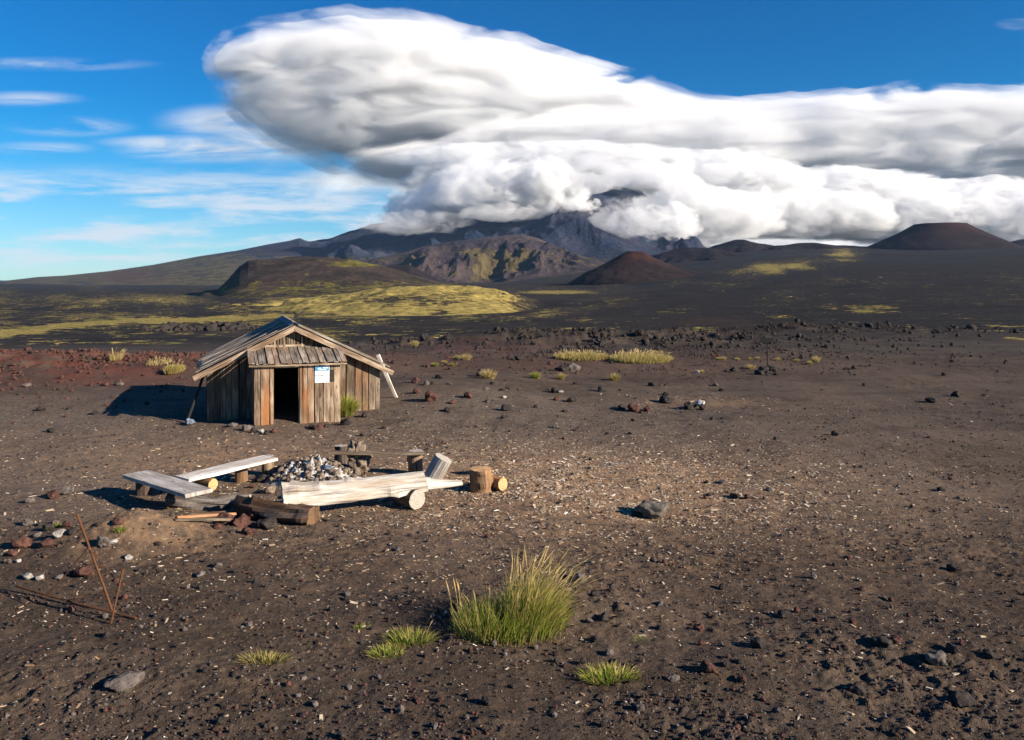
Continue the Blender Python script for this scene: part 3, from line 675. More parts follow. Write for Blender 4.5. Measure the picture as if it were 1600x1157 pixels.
mb = MB(); mb.board((0, .5, 1.478), (0, .5001, 1.4781), .01, .01, (0, 0, 1), 1, 0)
mb = MB(); mb.board((-1.07, -.128, 1.355), (1.07, -.128, 1.340), .035, .022, (0, -1, 0), 4, .004, val=.85, rust=0); mb.board((-1.0, 1.045, 1.70), (.42, 1.045, 1.692), .05, .03, (0, -1, 0), 4, .004, val=.8, rust=.1)
mb.board((-.95, .03, 1.33), (.95, .03, 1.33), .06, .05, (0, -1, 0), 2, .003, val=.3); mb.build('batten', W, porch)
mb = MB(); mb.board((0, .46, 1.47), (0, .46001, 1.4701), .01, .01, (0, 0, 1), 1, 0)
# notice sheet and small hatch on the porch wall
nt = empty('notice_board', hut.matrix_world @ Vector((0, 0, 0)), 'white and blue notice sheet nailed beside the doorway of the hut', 'notice', None, TH)
mwl = Matrix.Translation((-5.21, 19.187, 0)) @ Matrix.Rotation(TH, 4, 'Z')
nt.location = mwl @ Vector((.525, PY-.042, 1.10))
mb = MB(); mb.board((0, .004, -.185), (.004, .004, .185), .325, .006, (0, -1, 0), 1, 0); mb.build('backing_sheet', M['paper'], nt)
mb = MB(); mb.board((.0, -.004, .09), (.0, -.004, .178), .31, .004, (0, -1, 0), 1, 0); mb.build('header_print', M['blue'], nt)
mb = MB()
for x0, x1, z0, z1 in ((-.10, -.02, .135, .155), (-.08, .09, .106, .12), (.02, .13, .14, .165)): mb.board(((x0+x1)/2, -.0075, z0), ((x0+x1)/2, -.0075, z1), x1-x0, .003, (0, -1, 0), 1, 0)
mb.build('header_lettering', M['paper'], nt)
mb = MB(); mb.board((.0, -.002, -.02), (.0, -.002, -.010), .31, .003, (0, -1, 0), 1, 0); mb.board((.0, -.002, .076), (.0, -.002, .079), .31, .003, (0, -1, 0), 1, 0); mb.board((-.002, -.002, -.18), (-.002, -.002, .075), .008, .003, (0, -1, 0), 1, 0); mb.build('ruled_line', M['steel'], nt)
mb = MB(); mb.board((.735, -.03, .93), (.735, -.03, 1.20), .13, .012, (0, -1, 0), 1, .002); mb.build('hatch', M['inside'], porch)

# leaning timbers
b_, t_ = hit(620, 621), at(590.5, 555, 20.75)
mb = MB(); mb.board(b_-Vector((0, 0, .06)), t_, .085, .05, (-.2, -1, .2), 5, .004, val=1.0, rust=0); single(mb, 'timber', M['bench'], b_, 'pale squared timber leaning on the right end of the hut roof', 'timber')
l0 = mwl @ Vector((-2.38, .0, -.03)); l1 = mwl @ Vector((-2.02, .35, 1.0))
mb = MB(); mb.log(l0, l1, .035, .03, 8, 6); single(mb, 'pole', [M['charcoal'], M['charcoal']], l0, 'dark pole leaning on the shaded left wall of the hut', 'pole')
V, Fc = rock_verts(3, 91, .5, 2, .8); pp = mwl @ Vector((-2.30, -.18, .02)); o = npmesh('plastic_bag', V*.22, Fc, M['plastic'], None, False, loc=pp); props(o, 'crumpled grey plastic at the foot of the shaded hut wall', 'plastic bag')

# ------------------------------------------------------------------ benches round the fire place
BE = [M['bench'], M['end_pale']]
bench = empty('log_bench', hit(575, 780), 'long bleached split-log bench nearest the viewer, lying before the fire place', 'bench')
def under(e, o): o.location = Vector(o.location)-e.location; o.parent = e; return o
A = hitz(441, 775, .30); B = hitz(664, 753, .31)
mb = MB(); mb.log(A, B, .245, .205, 30, 40, .055, .03, val=.72, rust=.35, flat=.38, knots=12, upv=(0.02, -.52, 1)); under(bench, mb.build('seat', BE, None, False, A))
C_ = hitz(722, 754, .27); D_ = B+Vector((-.06, -.05, -.03)); mb = MB(); mb.log(D_, C_, .155, .06, 18, 10, .05, .015, val=.85, rust=.1, flat=.42, knots=2, upv=(0, -.3, 1)); under(bench, mb.build('seat_tip', BE, None, False, D_))
p0 = hitz(622, 771, .14); p1 = hitz(652, 781, .135)
mb = MB(); mb.log(p0, p1, .145, .14, 22, 6, .04, val=.45, rust=.1); under(bench, mb.build('support_log', [M['bark'], M['end_grey']], None, False, p0))
G_ = 'benches round the fire place'; bench['group'] = G_

bench2 = empty('plank_bench', hit(350, 745), 'pale plank bench left of the fire place, running away from the viewer', 'bench', G_)
a = hitz(284, 749, .335); b = hitz(423, 715.5, .335); mb = MB(); mb.board(a, b, .37, .045, (0, 0, 1), 8, .006, val=.85, rust=.06); under(bench2, mb.build('seat', M['bench'], None, False, a))
for px, y in ((377, 752), (419, 741)):
    p = hit(px, y); mb = MB(); mb.log(p-Vector((0, 0, .05)), p+Vector((0, 0, .31-.0)), .10, .095, 16, 5, .06, val=.6); under(bench2, mb.build('leg', [M['bark'], M['end_grey']], None, False, p))
bench3 = empty('plank_bench', hit(255, 775), 'grey plank bench farthest left, its end touching the paler plank bench', 'bench', G_)
a = hitz(212, 741, .345); b = hitz(311, 771, .33); mb = MB(); mb.board(a, b, .40, .05, (0, 0, 1), 8, .006, val=.62, rust=.03); under(bench3, mb.build('seat', M['bench_grey'], None, False, a))
p0 = hitz(300, 750, .20); p1 = hitz(333, 757.5, .20); mb = MB(); mb.log(p0, p1, .085, .09, 18, 5, .04, val=.75, rust=.9); under(bench3, mb.build('support_log', [M['bark'], M['end_orange']], None, False, p0))
p = hit(318, 775); mb = MB(); mb.log(p-Vector((0, 0, .05)), p+Vector((0.0, .05, .13)), .09, .09, 14, 4, .08, val=.4); under(bench3, mb.build('leg', [M['log_dark'], M['end_grey']], None, False, p))
p = hit(226, 772); mb = MB(); mb.log(p-Vector((0, 0, .05)), p+Vector((0, 0, .31)), .13, .12, 14, 4, .1, val=.35); under(bench3, mb.build('leg', [M['log_dark'], M['end_grey']], None, False, p))
bench4 = empty('plank_bench', hit(580, 735), 'narrow dark plank bench behind the fire place on two stumps', 'bench', G_)
a = hitz(514, 707.5, .40); b = hitz(661, 708.5, .40); mb = MB(); mb.board(a, b, .19, .045, (0, .08, 1), 6, .006, val=.45, rust=.1); under(bench4, mb.build('seat', W, None, False, a))
p = hit(533, 730); mb = MB(); mb.log(p-Vector((0, 0, .05)), p+Vector((0, 0, .375)), .13, .11, 16, 5, .1, val=.3); under(bench4, mb.build('leg', [M['log_dark'], M['end_grey']], None, False, p))
p = hit(649, 743); mb = MB(); mb.log(p-Vector((0, 0, .05)), p+Vector((0, .0, .415)), .125, .12, 18, 6, .12, val=.6, rust=.4, knots=3); under(bench4, mb.build('leg', [M['bark'], M['end_grey']], None, False, p))

p0 = hit(677, 751)-Vector((0, 0, -.06)); p1 = at(693, 716, p0.y-.02); mb = MB(); mb.log(p0, p1, .155, .15, 22, 8, .035, val=.62, rust=0); single(mb, 'log', [M['bench_grey'], M['end_grey']], p0, 'short grey barkless log tilted against the right end of the long bench', 'log')
p = hit(752, 766); mb = MB(); mb.log(p-Vector((0, 0, .05)), p+Vector((-.01, 0, .335)), .185, .165, 24, 8, .05, val=.75, rust=.8, knots=4); single(mb, 'stump', [M['bark'], M['end_orange']], p, 'upright brown chopping stump right of the benches', 'stump')
p0 = hitz(757, 750, .10); p1 = hitz(786, 757, .10); mb = MB(); mb.log(p0, p1, .10, .098, 20, 6, .04, val=.8, rust=.9); single(mb, 'log', [M['bark'], M['end_orange']], p0, 'short brown log lying behind the upright stump, orange sawn end showing', 'log')
p0 = hitz(736, 732, .12); p1 = hitz(760, 736, .05); mb = MB(); mb.log(p0, p1, .05, .09, 12, 5, .3, val=.3); single(mb, 'bark_chunk', [M['log_dark'], M['end_grey']], p0, 'dark bark chunk lying behind the chopping stump', 'bark')
p0 = hitz(262, 780, .10); p1 = hitz(390, 781, .10); mb = MB(); mb.log(p0, p1, .10, .085, 20, 18, .36, .07, val=.9, rust=.05, knots=4); single(mb, 'log', [M['log_dark'], M['end_grey']], p0, 'grey split log on the ground below the left plank bench', 'log')
p0 = hitz(372, 789, .13); p1 = hitz(490, 806, .11); mb = MB(); mb.log(p0, p1, .145, .13, 22, 18, .34, .07, val=.28, rust=.6, knots=7); single(mb, 'log', [M['log_dark'], M['bark']], p0, 'thick dark log under the near left end of the long bench', 'log')
for k, (x0, y0, x1, y1, r_, v_, tx) in enumerate(((276, 809, 368, 803, 1., .8, 'rusty orange stick topmost by the red stones'), (274, 812, 360, 812, .0, .25, 'charred black stick lowest by the red stones'), (300, 804, 352, 801, .6, .6, 'short brown stick behind the orange one by the red stones'))):
    p0 = hitz(x0, y0, .03); p1 = hitz(x1, y1, .08); mb = MB(); mb.board(p0, p1, .035, .03, (0, 0, 1), 4, .004, val=v_, rust=r_); single(mb, 'stick', W, p0, tx, 'stick', 'burnt sticks by the red stones')

# fire place: ash heap and its stones
def ash():
    c = hit(487, 748); n_ = 150; u = np.linspace(-1.25, 1.25, n_); X, Y = np.meshgrid(c.x+u*1.0, c.y+.1+u*.75)
    R = np.hypot((X-c.x)/.80, (Y-c.y-.1)/.52); b = terrain(X.ravel(), Y.ravel(), False).reshape(X.shape)
    H = .30*np.clip(1-R, 0, 1)**.75*(1+.45*fbm(X*7, Y*7, 3))+.04*fbm(X*22, Y*22, 3)*np.clip(1.3-R, 0, 1)
    Z = b+H-.05*(R > 1.05); I = np.arange(n_*n_).reshape(n_, n_); Fc = np.stack([I[:-1, :-1], I[:-1, 1:], I[1:, 1:], I[1:, :-1]], -1).reshape(-1, 4)
    o = npmesh('ash_heap', np.stack([X.ravel()-c.x, Y.ravel()-c.y, Z.ravel()-c.z], -1), Fc, M['ash'], loc=c); props(o, 'heap of pale ash in the middle of the benches', 'ash heap')
    q = 520; a_ = RNG.uniform(0, 6.28, q); r_ = np.sqrt(RNG.uniform(0, 1, q))*.92; x = c.x+.82*r_*np.cos(a_); y = c.y+.1+.54*r_*np.sin(a_)
    zz = terrain(x, y, False)+.30*np.clip(1-r_*1.05, 0, 1)**.75
    for nm, mat, sl, lab, cat in (('ash_lumps', M['rock_ash'], slice(0, 85), 'pale burnt lumps covering the ash heap', 'ash lumps'), ('charcoal_lumps', M['charcoal'], slice(85, 330), 'black charcoal pieces in the ash heap', 'charcoal'), ('cinder_lumps', M['rock_tan'], slice(330, 520), 'grey cinders in the ash heap', 'cinders')):
        o = scatter_mesh(nm, np.stack([x, y, zz], -1)[sl], RNG.uniform(.03, .13 if nm == 'cinder_lumps' else .075, 520)[sl], mat, 2, .7); props(o, lab, cat, kind='stuff')
ash()
FG = 'stones round the fire place'
for px, y, w_, kd, h_, tx in ((424, 770, 26, 'tan', .28, 'upright tan stone at the left front of the ash heap'), (455, 735, 26, 'dark', .34, 'dark lump standing at the back left of the ash heap'), (409, 752, 24, 'dark', .2, 'black stone at the left edge of the ash heap'),
    (436, 742, 22, 'red', .2, 'brown stone between the dark lump and the left edge of the ash heap'), (447, 778, 16, 'dark', .12, 'small dark stone under the left tip of the long bench'), (505, 756, 20, 'tan', .2, 'light tan stone at the front of the ash heap'), (470, 758, 16, 'pale', .14, 'small pale stone at the front left of the ash heap'),
    (541, 747, 22, 'tan', .18, 'tan stone at the right edge of the ash heap'), (563, 746, 14, 'dark', .12, 'small dark stone right of the gnarled root'), (395, 762, 13, 'red', .1, 'small red stone left of the ash heap')):
    rock_px(px, y, w_, kd, tx, FG, h=h_)
V, Fc = rock_verts(4, 377, .75, 1, 1.0); p = hit(558, 743); o = npmesh('root_lump', V*np.array([.44, .36, .70]), Fc, M['rock_tan'], None, True, loc=p); props(o, 'gnarled brown root standing right of the ash heap', 'root')
V, Fc = rock_verts(3, 55, .6, 1, .6); p = hitz(512, 733, .20); o = npmesh('foil_scrap', V*.13, Fc, M['plastic'], None, False, loc=p); props(o, 'crumpled bluish scrap on top of the ash heap', 'scrap')

# ------------------------------------------------------------------ rocks
RG = 'red scoria stones beside the dark log'
for px, y, w_, kd, h_, tx in ((352, 818, 30, 'red', .24, 'reddish stone leftmost beside the dark log'), (378, 822, 34, 'red', .30, 'largest reddish knobbly stone beside the dark log'), (371, 806, 24, 'red', .26, 'red stone highest on the pile by the dark log'), (388, 835, 20, 'red', .13, 'small brown stone in front of the red pile'),
    (414, 824, 42, 'dark', .24, 'wide dark brown stone right of the red pile'), (340, 826, 18, 'red', .12, 'small red stone left of the red pile'), (444, 815, 20, 'dark', .13, 'dark stone between the wide brown stone and the long bench'), (496, 808, 16, 'grey', .12, 'grey stone at the right end of the dark log'), (397, 812, 18, 'red', .2, 'red stone behind the wide brown stone'), (362, 832, 12, 'dark', .07, 'tiny dark stone at the front of the red pile')):
    rock_px(px, y, w_, kd, tx, RG, h=h_)
LG = 'stones on the left foreground slope'
for px, y, w_, kd, tx in ((47, 785, 15, 'grey', 'angular grey stone alone left of the benches'), (82, 779, 22, 'red', 'low reddish stone with a dark face left of the benches'), (103, 772, 26, 'grey', 'flat dusty grey stone behind the reddish one, left of the benches'), (44, 820, 17, 'grey', 'grey wedge stone at the left above the stone heap'),
    (34, 856, 26, 'red', 'broad dull red stone near the left edge'), (75, 829, 22, 'dark', 'dark stone at the upper left of the small heap by the rods'), (93, 838, 24, 'pale', 'whitish stone in the heap behind the rods'), (106, 824, 18, 'red', 'reddish stone at the top of the heap behind the rods'), (72, 853, 20, 'red', 'red-brown flat stone at the foot of the heap behind the rods'), (112, 834, 14, 'dark', 'small dark stone right in the heap behind the rods'),
    (60, 838, 14, 'grey', 'small grey stone left in the heap behind the rods'), (84, 818, 12, 'grey', 'small stone at the back of the heap behind the rods'),
    (160, 854, 24, 'grey', 'grey stone half lit right of the tall rod'), (176, 849, 16, 'pale', 'pale crumbly stone right of the half lit grey one'), (185, 819, 18, 'red', 'rounded pinkish stone behind the small green plant'), (152, 822, 12, 'dark', 'dark stone left of the pinkish one'),
    (134, 900, 32, 'red', 'large red-brown rock behind the leaning rods'), (93, 904, 15, 'grey', 'narrow grey stone left of the large red-brown rock'), (62, 906, 14, 'pale', 'small pale stone next to the narrow grey one'), (44, 904, 22, 'pale', 'whitish wedge stone at the left beside the rods'),
    (20, 869, 16, 'red', 'small reddish stone near the left edge'), (12, 880, 14, 'grey', 'small grey stone at the left edge'), (28, 879, 10, 'pale', 'tiny pale stone near the left edge'), (247, 851, 10, 'dark', 'small dark stone alone right of the rods'), (246, 886, 8, 'dark', 'tiny black stone right of the rods'),
    (201, 873, 14, 'pale', 'small pale flat stone right of the rods'), (340, 887, 15, 'grey', 'upright grey stone in the trio left of the big grass'), (313, 901, 16, 'grey', 'lower left stone of the trio left of the big grass'), (368, 895, 12, 'dark', 'dark right-hand stone of the trio left of the big grass'), (322, 878, 10, 'dark', 'small dark stone just above the trio left of the big grass')):
    rock_px(px, y, w_, kd, tx, LG)
rock_px(196, 1072, 62, 'grey', 'broad half buried stone at the bottom left', LG, h=.22)
BG = 'stones on the right foreground slope'
for px, y, w_, kd, tx in ((1182, 1010, 26, 'dark', 'black stone above the reddish one at the bottom centre right'), (1108, 1050, 28, 'red', 'reddish stone at the bottom right of the small grass tuft'), (1133, 1040, 16, 'dark', 'small dark stone beside the reddish bottom stone'), (1052, 1064, 22, 'grey', 'grey pointed stone at the bottom right of the small tuft'), (1094, 984, 18, 'red', 'flat red stone right of the big grass'),
    (1262, 1014, 13, 'red', 'small red stone between the two black bottom rocks'), (1378, 1007, 34, 'dark', 'large black rock with a long shadow at the bottom right'), (1399, 1004, 18, 'red', 'brown stone attached to the right of the large black rock'), (1488, 1020, 28, 'dark', 'upright ribbed dark rock at the bottom right'), (1462, 1036, 36, 'grey', 'wide dusty rock left of the ribbed one'), (1440, 1030, 20, 'dark', 'dark stone left of the wide dusty rock'),
    (1545, 1028, 22, 'dark', 'dark rock nearest the right edge at the bottom'), (1555, 1060, 18, 'dark', 'small rock below the right edge rock'), (1225, 964, 22, 'dark', 'dark low stone above the black bottom stone'), (1489, 891, 22, 'dark', 'round black stone alone in the right foreground'), (1470, 767, 14, 'dark', 'small black stone far right of the benches'), (1305, 681, 15, 'dark', 'small dark stone with a pale side on the right plain'),
    (1455, 629, 20, 'dark', 'flat dark stone on the far right plain'), (1494, 620, 16, 'dark', 'low dark stone in a rut on the far right plain'), (1160, 1064, 18, 'red', 'brown stone at the bottom between black stone and tuft'), (907, 908, 20, 'grey', 'grey stone with a pale splinter right of the big grass'), (893, 935, 18, 'dark', 'dark stone close to the right side of the big grass'), (930, 930, 14, 'dark', 'small dark stone right of the big grass'), (896, 956, 18, 'dark', 'dark stone low at the right of the big grass'),
    (920, 972, 14, 'grey', 'small upright grey stone right of the big grass'), (945, 968, 22, 'dark', 'wide dark stone behind the small right tuft'), (541, 931, 13, 'grey', 'grey stone left of the big grass'), (1340, 1085, 30, 'dark', 'dark rock cut by the lower edge on the right'), (1500, 1100, 36, 'dark', 'wide dark rock cut by the lower right edge'), (760, 1100, 24, 'dark', 'dark stone at the lower edge below the big grass')):
    rock_px(px, y, w_, kd, tx, BG)
MG = 'loose stones on the bare ground between hut and grass band'
for px, y, w_, kd, tx in ((874, 787, 9, 'dark', 'tiny black stone in the chips right of the stump'), (1108, 775, 11, 'dark', 'small round black stone in the chips'), (1149, 778, 18, 'dark', 'low dark stone right of the round black one in the chips'), (1166, 779, 12, 'red', 'small brown stone touching the low dark one in the chips'), (1104, 755, 9, 'dark', 'tiny dark stone above the round black one in the chips'), (1128, 756, 14, 'grey', 'small grey stone above the low dark one in the chips'), (1203, 767, 14, 'grey', 'grey stone at the right rim of the chips'),
    (901, 673, 10, 'dark', 'small dark stone in the row far behind the stump'), (949, 679, 8, 'dark', 'tiny dark stone in the row far behind the stump'), (984, 679, 8, 'dark', 'rightmost tiny stone of the row far behind the stump'),
    (867, 614, 17, 'dark', 'black and white stone below the yellow grass band'), (876, 614, 9, 'pale', 'pale stone leaning on the black and white one'), (893, 628, 16, 'dark', 'dark stone right below the black and white one'), (940, 612, 16, 'dark', 'dark stone left of centre below the right grass band'), (972, 639, 18, 'dark', 'largest dark stone left of the red flat one'), (990, 643, 22, 'red', 'flat red-brown stone in the middle ground'), (1012, 643, 14, 'red', 'small brown stone right of the flat red-brown one'),
    (1019, 603, 13, 'dark', 'round black stone below the right end of the grass band'), (1041, 618, 11, 'dark', 'small black stone below the round one'), (1041, 629, 26, 'dark', 'wide black stone left of the white one'), (1078, 640, 24, 'dark', 'black rock beside the white stone'), (1097, 640, 14, 'dark', 'black stone under the white one'),
    (790, 642, 18, 'dark', 'dark stone alone right of the hut'), (788, 622, 9, 'pale', 'pale pebble above the dark stone right of the hut'), (784, 611, 9, 'dark', 'black pebble above the pale one right of the hut'), (761, 609, 9, 'grey', 'grey pebble right of the leaning timber'), (769, 601, 10, 'dark', 'dark pebble above the grey one right of the timber'), (732, 622, 16, 'red', 'red stone right of the leaning timber'),
    (762, 629, 10, 'grey', 'grey pebble below the red stone'), (707, 631, 12, 'red', 'small brown stone left of the red one'), (672, 627, 26, 'red', 'low red stone nearest the leaning timber'), (651, 615, 16, 'red', 'red stone just right of the leaning timber'), (649, 599, 16, 'red', 'red stone behind the leaning timber'), (666, 602, 10, 'grey', 'grey pebble behind the leaning timber'), (676, 601, 9, 'dark', 'black pebble behind the leaning timber'),
    (685, 592, 14, 'dark', 'dark stone farthest behind the leaning timber'), (702, 602, 10, 'grey', 'lone grey pebble behind the red stone'), (752, 588, 24, 'dark', 'dark stone with dry grass right of the hut'), (700, 643, 13, 'dark', 'dark flat stone before the red stones'), (870, 626, 11, 'red', 'small red stone under the black and white one'), (899, 601, 8, 'dark', 'tiny black stone under the pale boulder'),
    (895, 579, 26, 'grey', 'pale grey boulder below the yellow grass band'), (879, 580, 24, 'dark', 'dark boulder touching the pale grey boulder'), (810, 563, 15, 'dark', 'dark stone left of the grass band'), (786, 654, 9, 'dark', 'tiny stone below the lone dark one right of the hut'), (869, 669, 10, 'grey', 'grey pebble in the row far behind the stump'),
    (1114, 656, 11, 'dark', 'dark pebble below the white stone'), (1129, 655, 8, 'dark', 'tiny pebble right of the dark one below the white stone'), (1127, 612, 11, 'dark', 'dark pebble right of the white stone'), (1118, 603, 9, 'grey', 'grey pebble above the dark one right of the white stone'), (1090, 583, 9, 'pale', 'whitish pebble below the tiny tufts'), (1146, 581, 13, 'dark', 'dark stone left of the cairn'),
    (64, 642, 14, 'dark', 'dark stone left of the hut shadow'), (150, 648, 14, 'dark', 'dark stone at the tip of the hut shadow'), (80, 676, 14, 'dark', 'black stone farther left of the hut shadow'), (42, 604, 12, 'grey', 'pale pebble on the red mound'), (187, 602, 13, 'grey', 'grey pebble above the hut shadow'), (107, 640, 8, 'dark', 'tiny stone between the dark ones left of the shadow')):
    rock_px(px, y, w_, kd, tx, MG)
p = hit(1094, 641); o = rock_at(p+Vector((0.01, .05, .12)), 18/F*p.y, 'ash', 'white stone resting on the black rocks in the middle ground', None, h=.26)
HG = 'stones at the foot of the hut'
for px, y, w_, kd, tx in ((363, 667, 17, 'grey', 'grey stone lying left of the porch'), (385, 673, 16, 'grey', 'grey stone at the left corner of the porch'), (396, 677, 14, 'dark', 'dark stone before the left porch boards'), (407, 677, 13, 'pale', 'round light stone before the left porch boards'), (417, 679, 14, 'dark', 'dark stone left of the doorway'), (428, 676, 13, 'red', 'brown stone beside the doorway'),
    (487, 669, 14, 'dark', 'dark stone before the right porch boards'), (498, 671, 20, 'red', 'brown stone before the right porch boards'), (510, 668, 12, 'dark', 'small stone at the right porch boards'), (540, 664, 20, 'dark', 'dark stone at the right porch corner'), (570, 652, 16, 'dark', 'stone right of the green tuft at the hut'), (600, 670, 9, 'dark', 'pebble right of the hut corner'), (565, 682, 11, 'dark', 'low pebble before the hut tuft')):
    rock_px(px, y, w_, kd, tx, HG)
# pale ash spot with a charred edge, right of the benches
V, Fc = rock_verts(4, 77, .35, 3, .5); p = hit(1020, 806); o = npmesh('ash_heap', V*np.array([.62, .45, .42]), Fc, M['ash_brown'], None, True, loc=p); props(o, 'small pale ash mound in the chips right of the benches', 'ash heap')
rock_px(997, 806, 20, 'dark', 'charred lump at the left of the small ash mound', None, h=.1)
# more stones scattered, too alike to tell apart within a region
def region(n_, x0, x1, y0, y1, s0, s1, kinds, label, group):
    for _ in range(n_):
        px = random.uniform(x0, x1); y = random.uniform(y0, y1)
        if 300 < px < 620 and 575 < y < 690: continue
        if 200 < px < 800 and 690 < y < 830: continue
        rock_px(px, y, random.uniform(s0, s1)*random.choice((.6, 1, 1)), random.choice(kinds), label, group)
region(24, 600, 1100, 585, 690, 5, 9, ['dark', 'dark', 'red', 'grey'], 'small stone among many on the dark soil right of the hut', 'small stones right of the hut')
region(16, 1150, 1600, 590, 780, 5, 9, ['dark', 'dark', 'grey'], 'small stone on the open right-hand plain', 'small stones on the right plain')
region(30, 0, 290, 565, 640, 5, 10, ['red', 'red', 'dark'], 'small red-brown stone on the mound left of the hut', 'small stones on the red mound')
region(36, 900, 1600, 900, 1150, 8, 16, ['dark', 'dark', 'red', 'grey'], 'small dark stone on the rough soil at the bottom right', 'small stones at the bottom right')
region(22, 0, 560, 860, 1150, 6, 13, ['dark', 'grey', 'grey', 'red'], 'small stone on the soil at the bottom left', 'small stones at the bottom left')

# ------------------------------------------------------------------ rusty rods
rods = empty('rod_frame', hit(175, 965), 'frame of thin rusty iron rods stuck in the ground at the left', 'iron frame')
def rod(a, b, r, bend=0.):
    a = Vector(a); b = Vector(b); mb = MB(); mb.log(a, b, r, r, 7, 8, .12, bend); under(rods, mb.build('rod', [M['rust'], M['rust']], None, True, a))
g = hit(178, 957)
rod(g+Vector((0, 0, -.05)), at(122, 803, g.y-.1), .012, .025); g2 = hit(172, 975); rod(g2+Vector((0, 0, -.06)), at(192, 889, g2.y+.05), .0105, .012)
rod(hitz(25, 917, .10), hitz(212, 966, .015), .0105, .035); q = at(137, 857, g.y-.06)
rod(q, at(68, 939, g.y+.05), .0055, .01); rod(q, at(190, 917, g2.y+.05), .005, -.01); rod(at(100, 939, g.y+.04), at(180, 924, g.y+.06), .0045)

# signpost and cairn in the distance
p = hit(1199, 577); sg = empty('signpost', p, 'thin dark signpost with a small board standing in a cairn', 'signpost')
mb = MB(); mb.log(p-Vector((0, 0, .1)), at(1199, 529, p.y), .022, .02, 8, 3); under(sg, mb.build('post', [M['steel'], M['steel']], None, True, p))
a = at(1189, 532, p.y-.03); mb = MB(); mb.board(a, at(1209, 532, p.y-.03), .17, .02, (0, -1, 0), 1, 0); under(sg, mb.build('sign_board', M['steel'], None, False, a))
for k, (px, y, w_, tx) in enumerate(((1188, 586, 18, 'left foot stone of the cairn'), (1200, 587, 20, 'middle foot stone of the cairn'), (1212, 586, 16, 'right foot stone of the cairn'), (1194, 580, 18, 'upper left stone of the cairn'), (1205, 579, 18, 'upper right stone of the cairn'))):
    rock_px(px, y, w_, 'dark', tx, 'stones of the signpost cairn', h=.35)

# ------------------------------------------------------------------ grass
def blades(name, n_, rx, ry, h, lean, mat, dry=.1, width=.006, seg=4, parent=None, loc=(0, 0, 0), spread=.45, heads=False, hmin=.45, seed=1):
    r = np.random.default_rng(seed); a = r.uniform(0, 2*np.pi, n_); q = np.sqrt(r.uniform(0, 1, n_)); x0 = rx*q*np.cos(a); y0 = ry*q*np.sin(a)
    hh = h*(hmin+(1-hmin)*r.uniform(0, 1, n_)**.8)*(1-.30*q*q)
    ox = np.cos(a)*spread*q+r.normal(0, .20, n_)+lean[0]; oy = np.sin(a)*spread*q+r.normal(0, .20, n_)+lean[1]
    fa = r.uniform(0, 2*np.pi, n_); wx = np.cos(fa)*width; wy = np.sin(fa)*width*.6
    dr = np.where(r.uniform(0, 1, n_) < dry, r.uniform(.6, 1, n_), r.uniform(0, .18, n_)); dr = np.where(q > .85, np.maximum(dr, r.uniform(0, .7, n_)), dr); rd = r.uniform(0, 1, n_)
    V = []; T = []
    for i in range(seg+1):
        t = i/seg; bend = t*t*.85+.15*t
        wz = (1-t**1.6)*(.5+.5*min(1, t*4))+.02 if not heads else (.55 if t < .74 else (1.9 if t < .97 else .2))
        zz = hh*(t-.30*t*t*np.clip(np.hypot(ox, oy), 0, 1.5))
        cx = x0+ox*hh*bend; cy = y0+oy*hh*bend
        for s in (-1, 1):
            V.append(np.stack([cx+s*wx*wz, cy+s*wy*wz, zz], -1)); T.append(np.stack([np.full(n_, t), rd, np.clip(dr+max(0, t-.60)*(.5+1.8*rd), 0, 1)], -1))
    V = np.stack(V, 1).reshape(-1, 3); T = np.stack(T, 1).reshape(-1, 3)
    k = (seg+1)*2; base = (np.arange(n_)*k)[:, None]; Fc = np.concatenate([base+np.array([2*i, 2*i+1, 2*i+3, 2*i+2]) for i in range(seg)])
    V[:, 2] += terrain(V[:, 0]+loc[0], V[:, 1]+loc[1], False)*0
    return npmesh(name, V, Fc, mat, parent, True, tint=T)
def tuft(p, rx, ry, h, n_, label, cat='grass tuft', group=None, mat='grass', dry=.1, stalks=0, sh=1.5, lean=(0, 0), width=.006, seed=1, spread=.45, name='grass_tuft', base_dry=0):
    e = empty(name, p-Vector((0, 0, .015)), label, cat, group)
    blades('blades', n_, rx, ry, h, lean, M[mat], dry, width, 4, e, p, spread, seed=seed)
    if base_dry: blades('dry_base', base_dry, rx*1.12, ry*1.12, h*.38, (0, -.1), M[mat], .97, width*.9, 3, e, p, 1.2, seed=seed+5)
    if stalks: blades('stalks', stalks, rx*.9, ry*.9, h*sh, (lean[0]+.1, lean[1]), M[mat], 1., width*.62, 7, e, p, .35, True, .6, seed=seed+9)
    return e
c = hit(795, 1000); c.y += .18; c.z = gz(c.x, c.y)
tuft(c, .50, .30, .40, 1600, 'large green grass tuft with tall dry stalks in the centre foreground', stalks=0, lean=(.22, 0), base_dry=700, seed=3, width=.0052, dry=.13)
e = [o for o in bpy.data.objects if o.name == 'grass_tuft'][0]
t2 = blades('blades', 1100, .25, .20, .62, (.26, .0), M['grass'], .16, .005, 5, e, c, .30, seed=21); t2.location = (.20, .06, 0)
t3 = blades('stalks', 190, .26, .2, .90, (.36, 0), M['grass'], 1., .0034, 7, e, c, .22, True, .55, seed=22); t3.location = (.20, .06, 0)
t3 = blades('stalks', 45, .45, .22, .68, (.05, 0), M['grass'], 1., .0034, 7, e, c, .25, True, .55, seed=23); t3.location = (-.12, .0, 0)
TG = 'small grass tufts in the foreground'
tuft(hit(640, 1003), .22, .11, .16, 420, 'yellow-green tuft with three dry stalks left of the large one', group=TG, mat='grass', dry=.3, stalks=5, sh=2.6, seed=31, spread=1.0, width=.005)
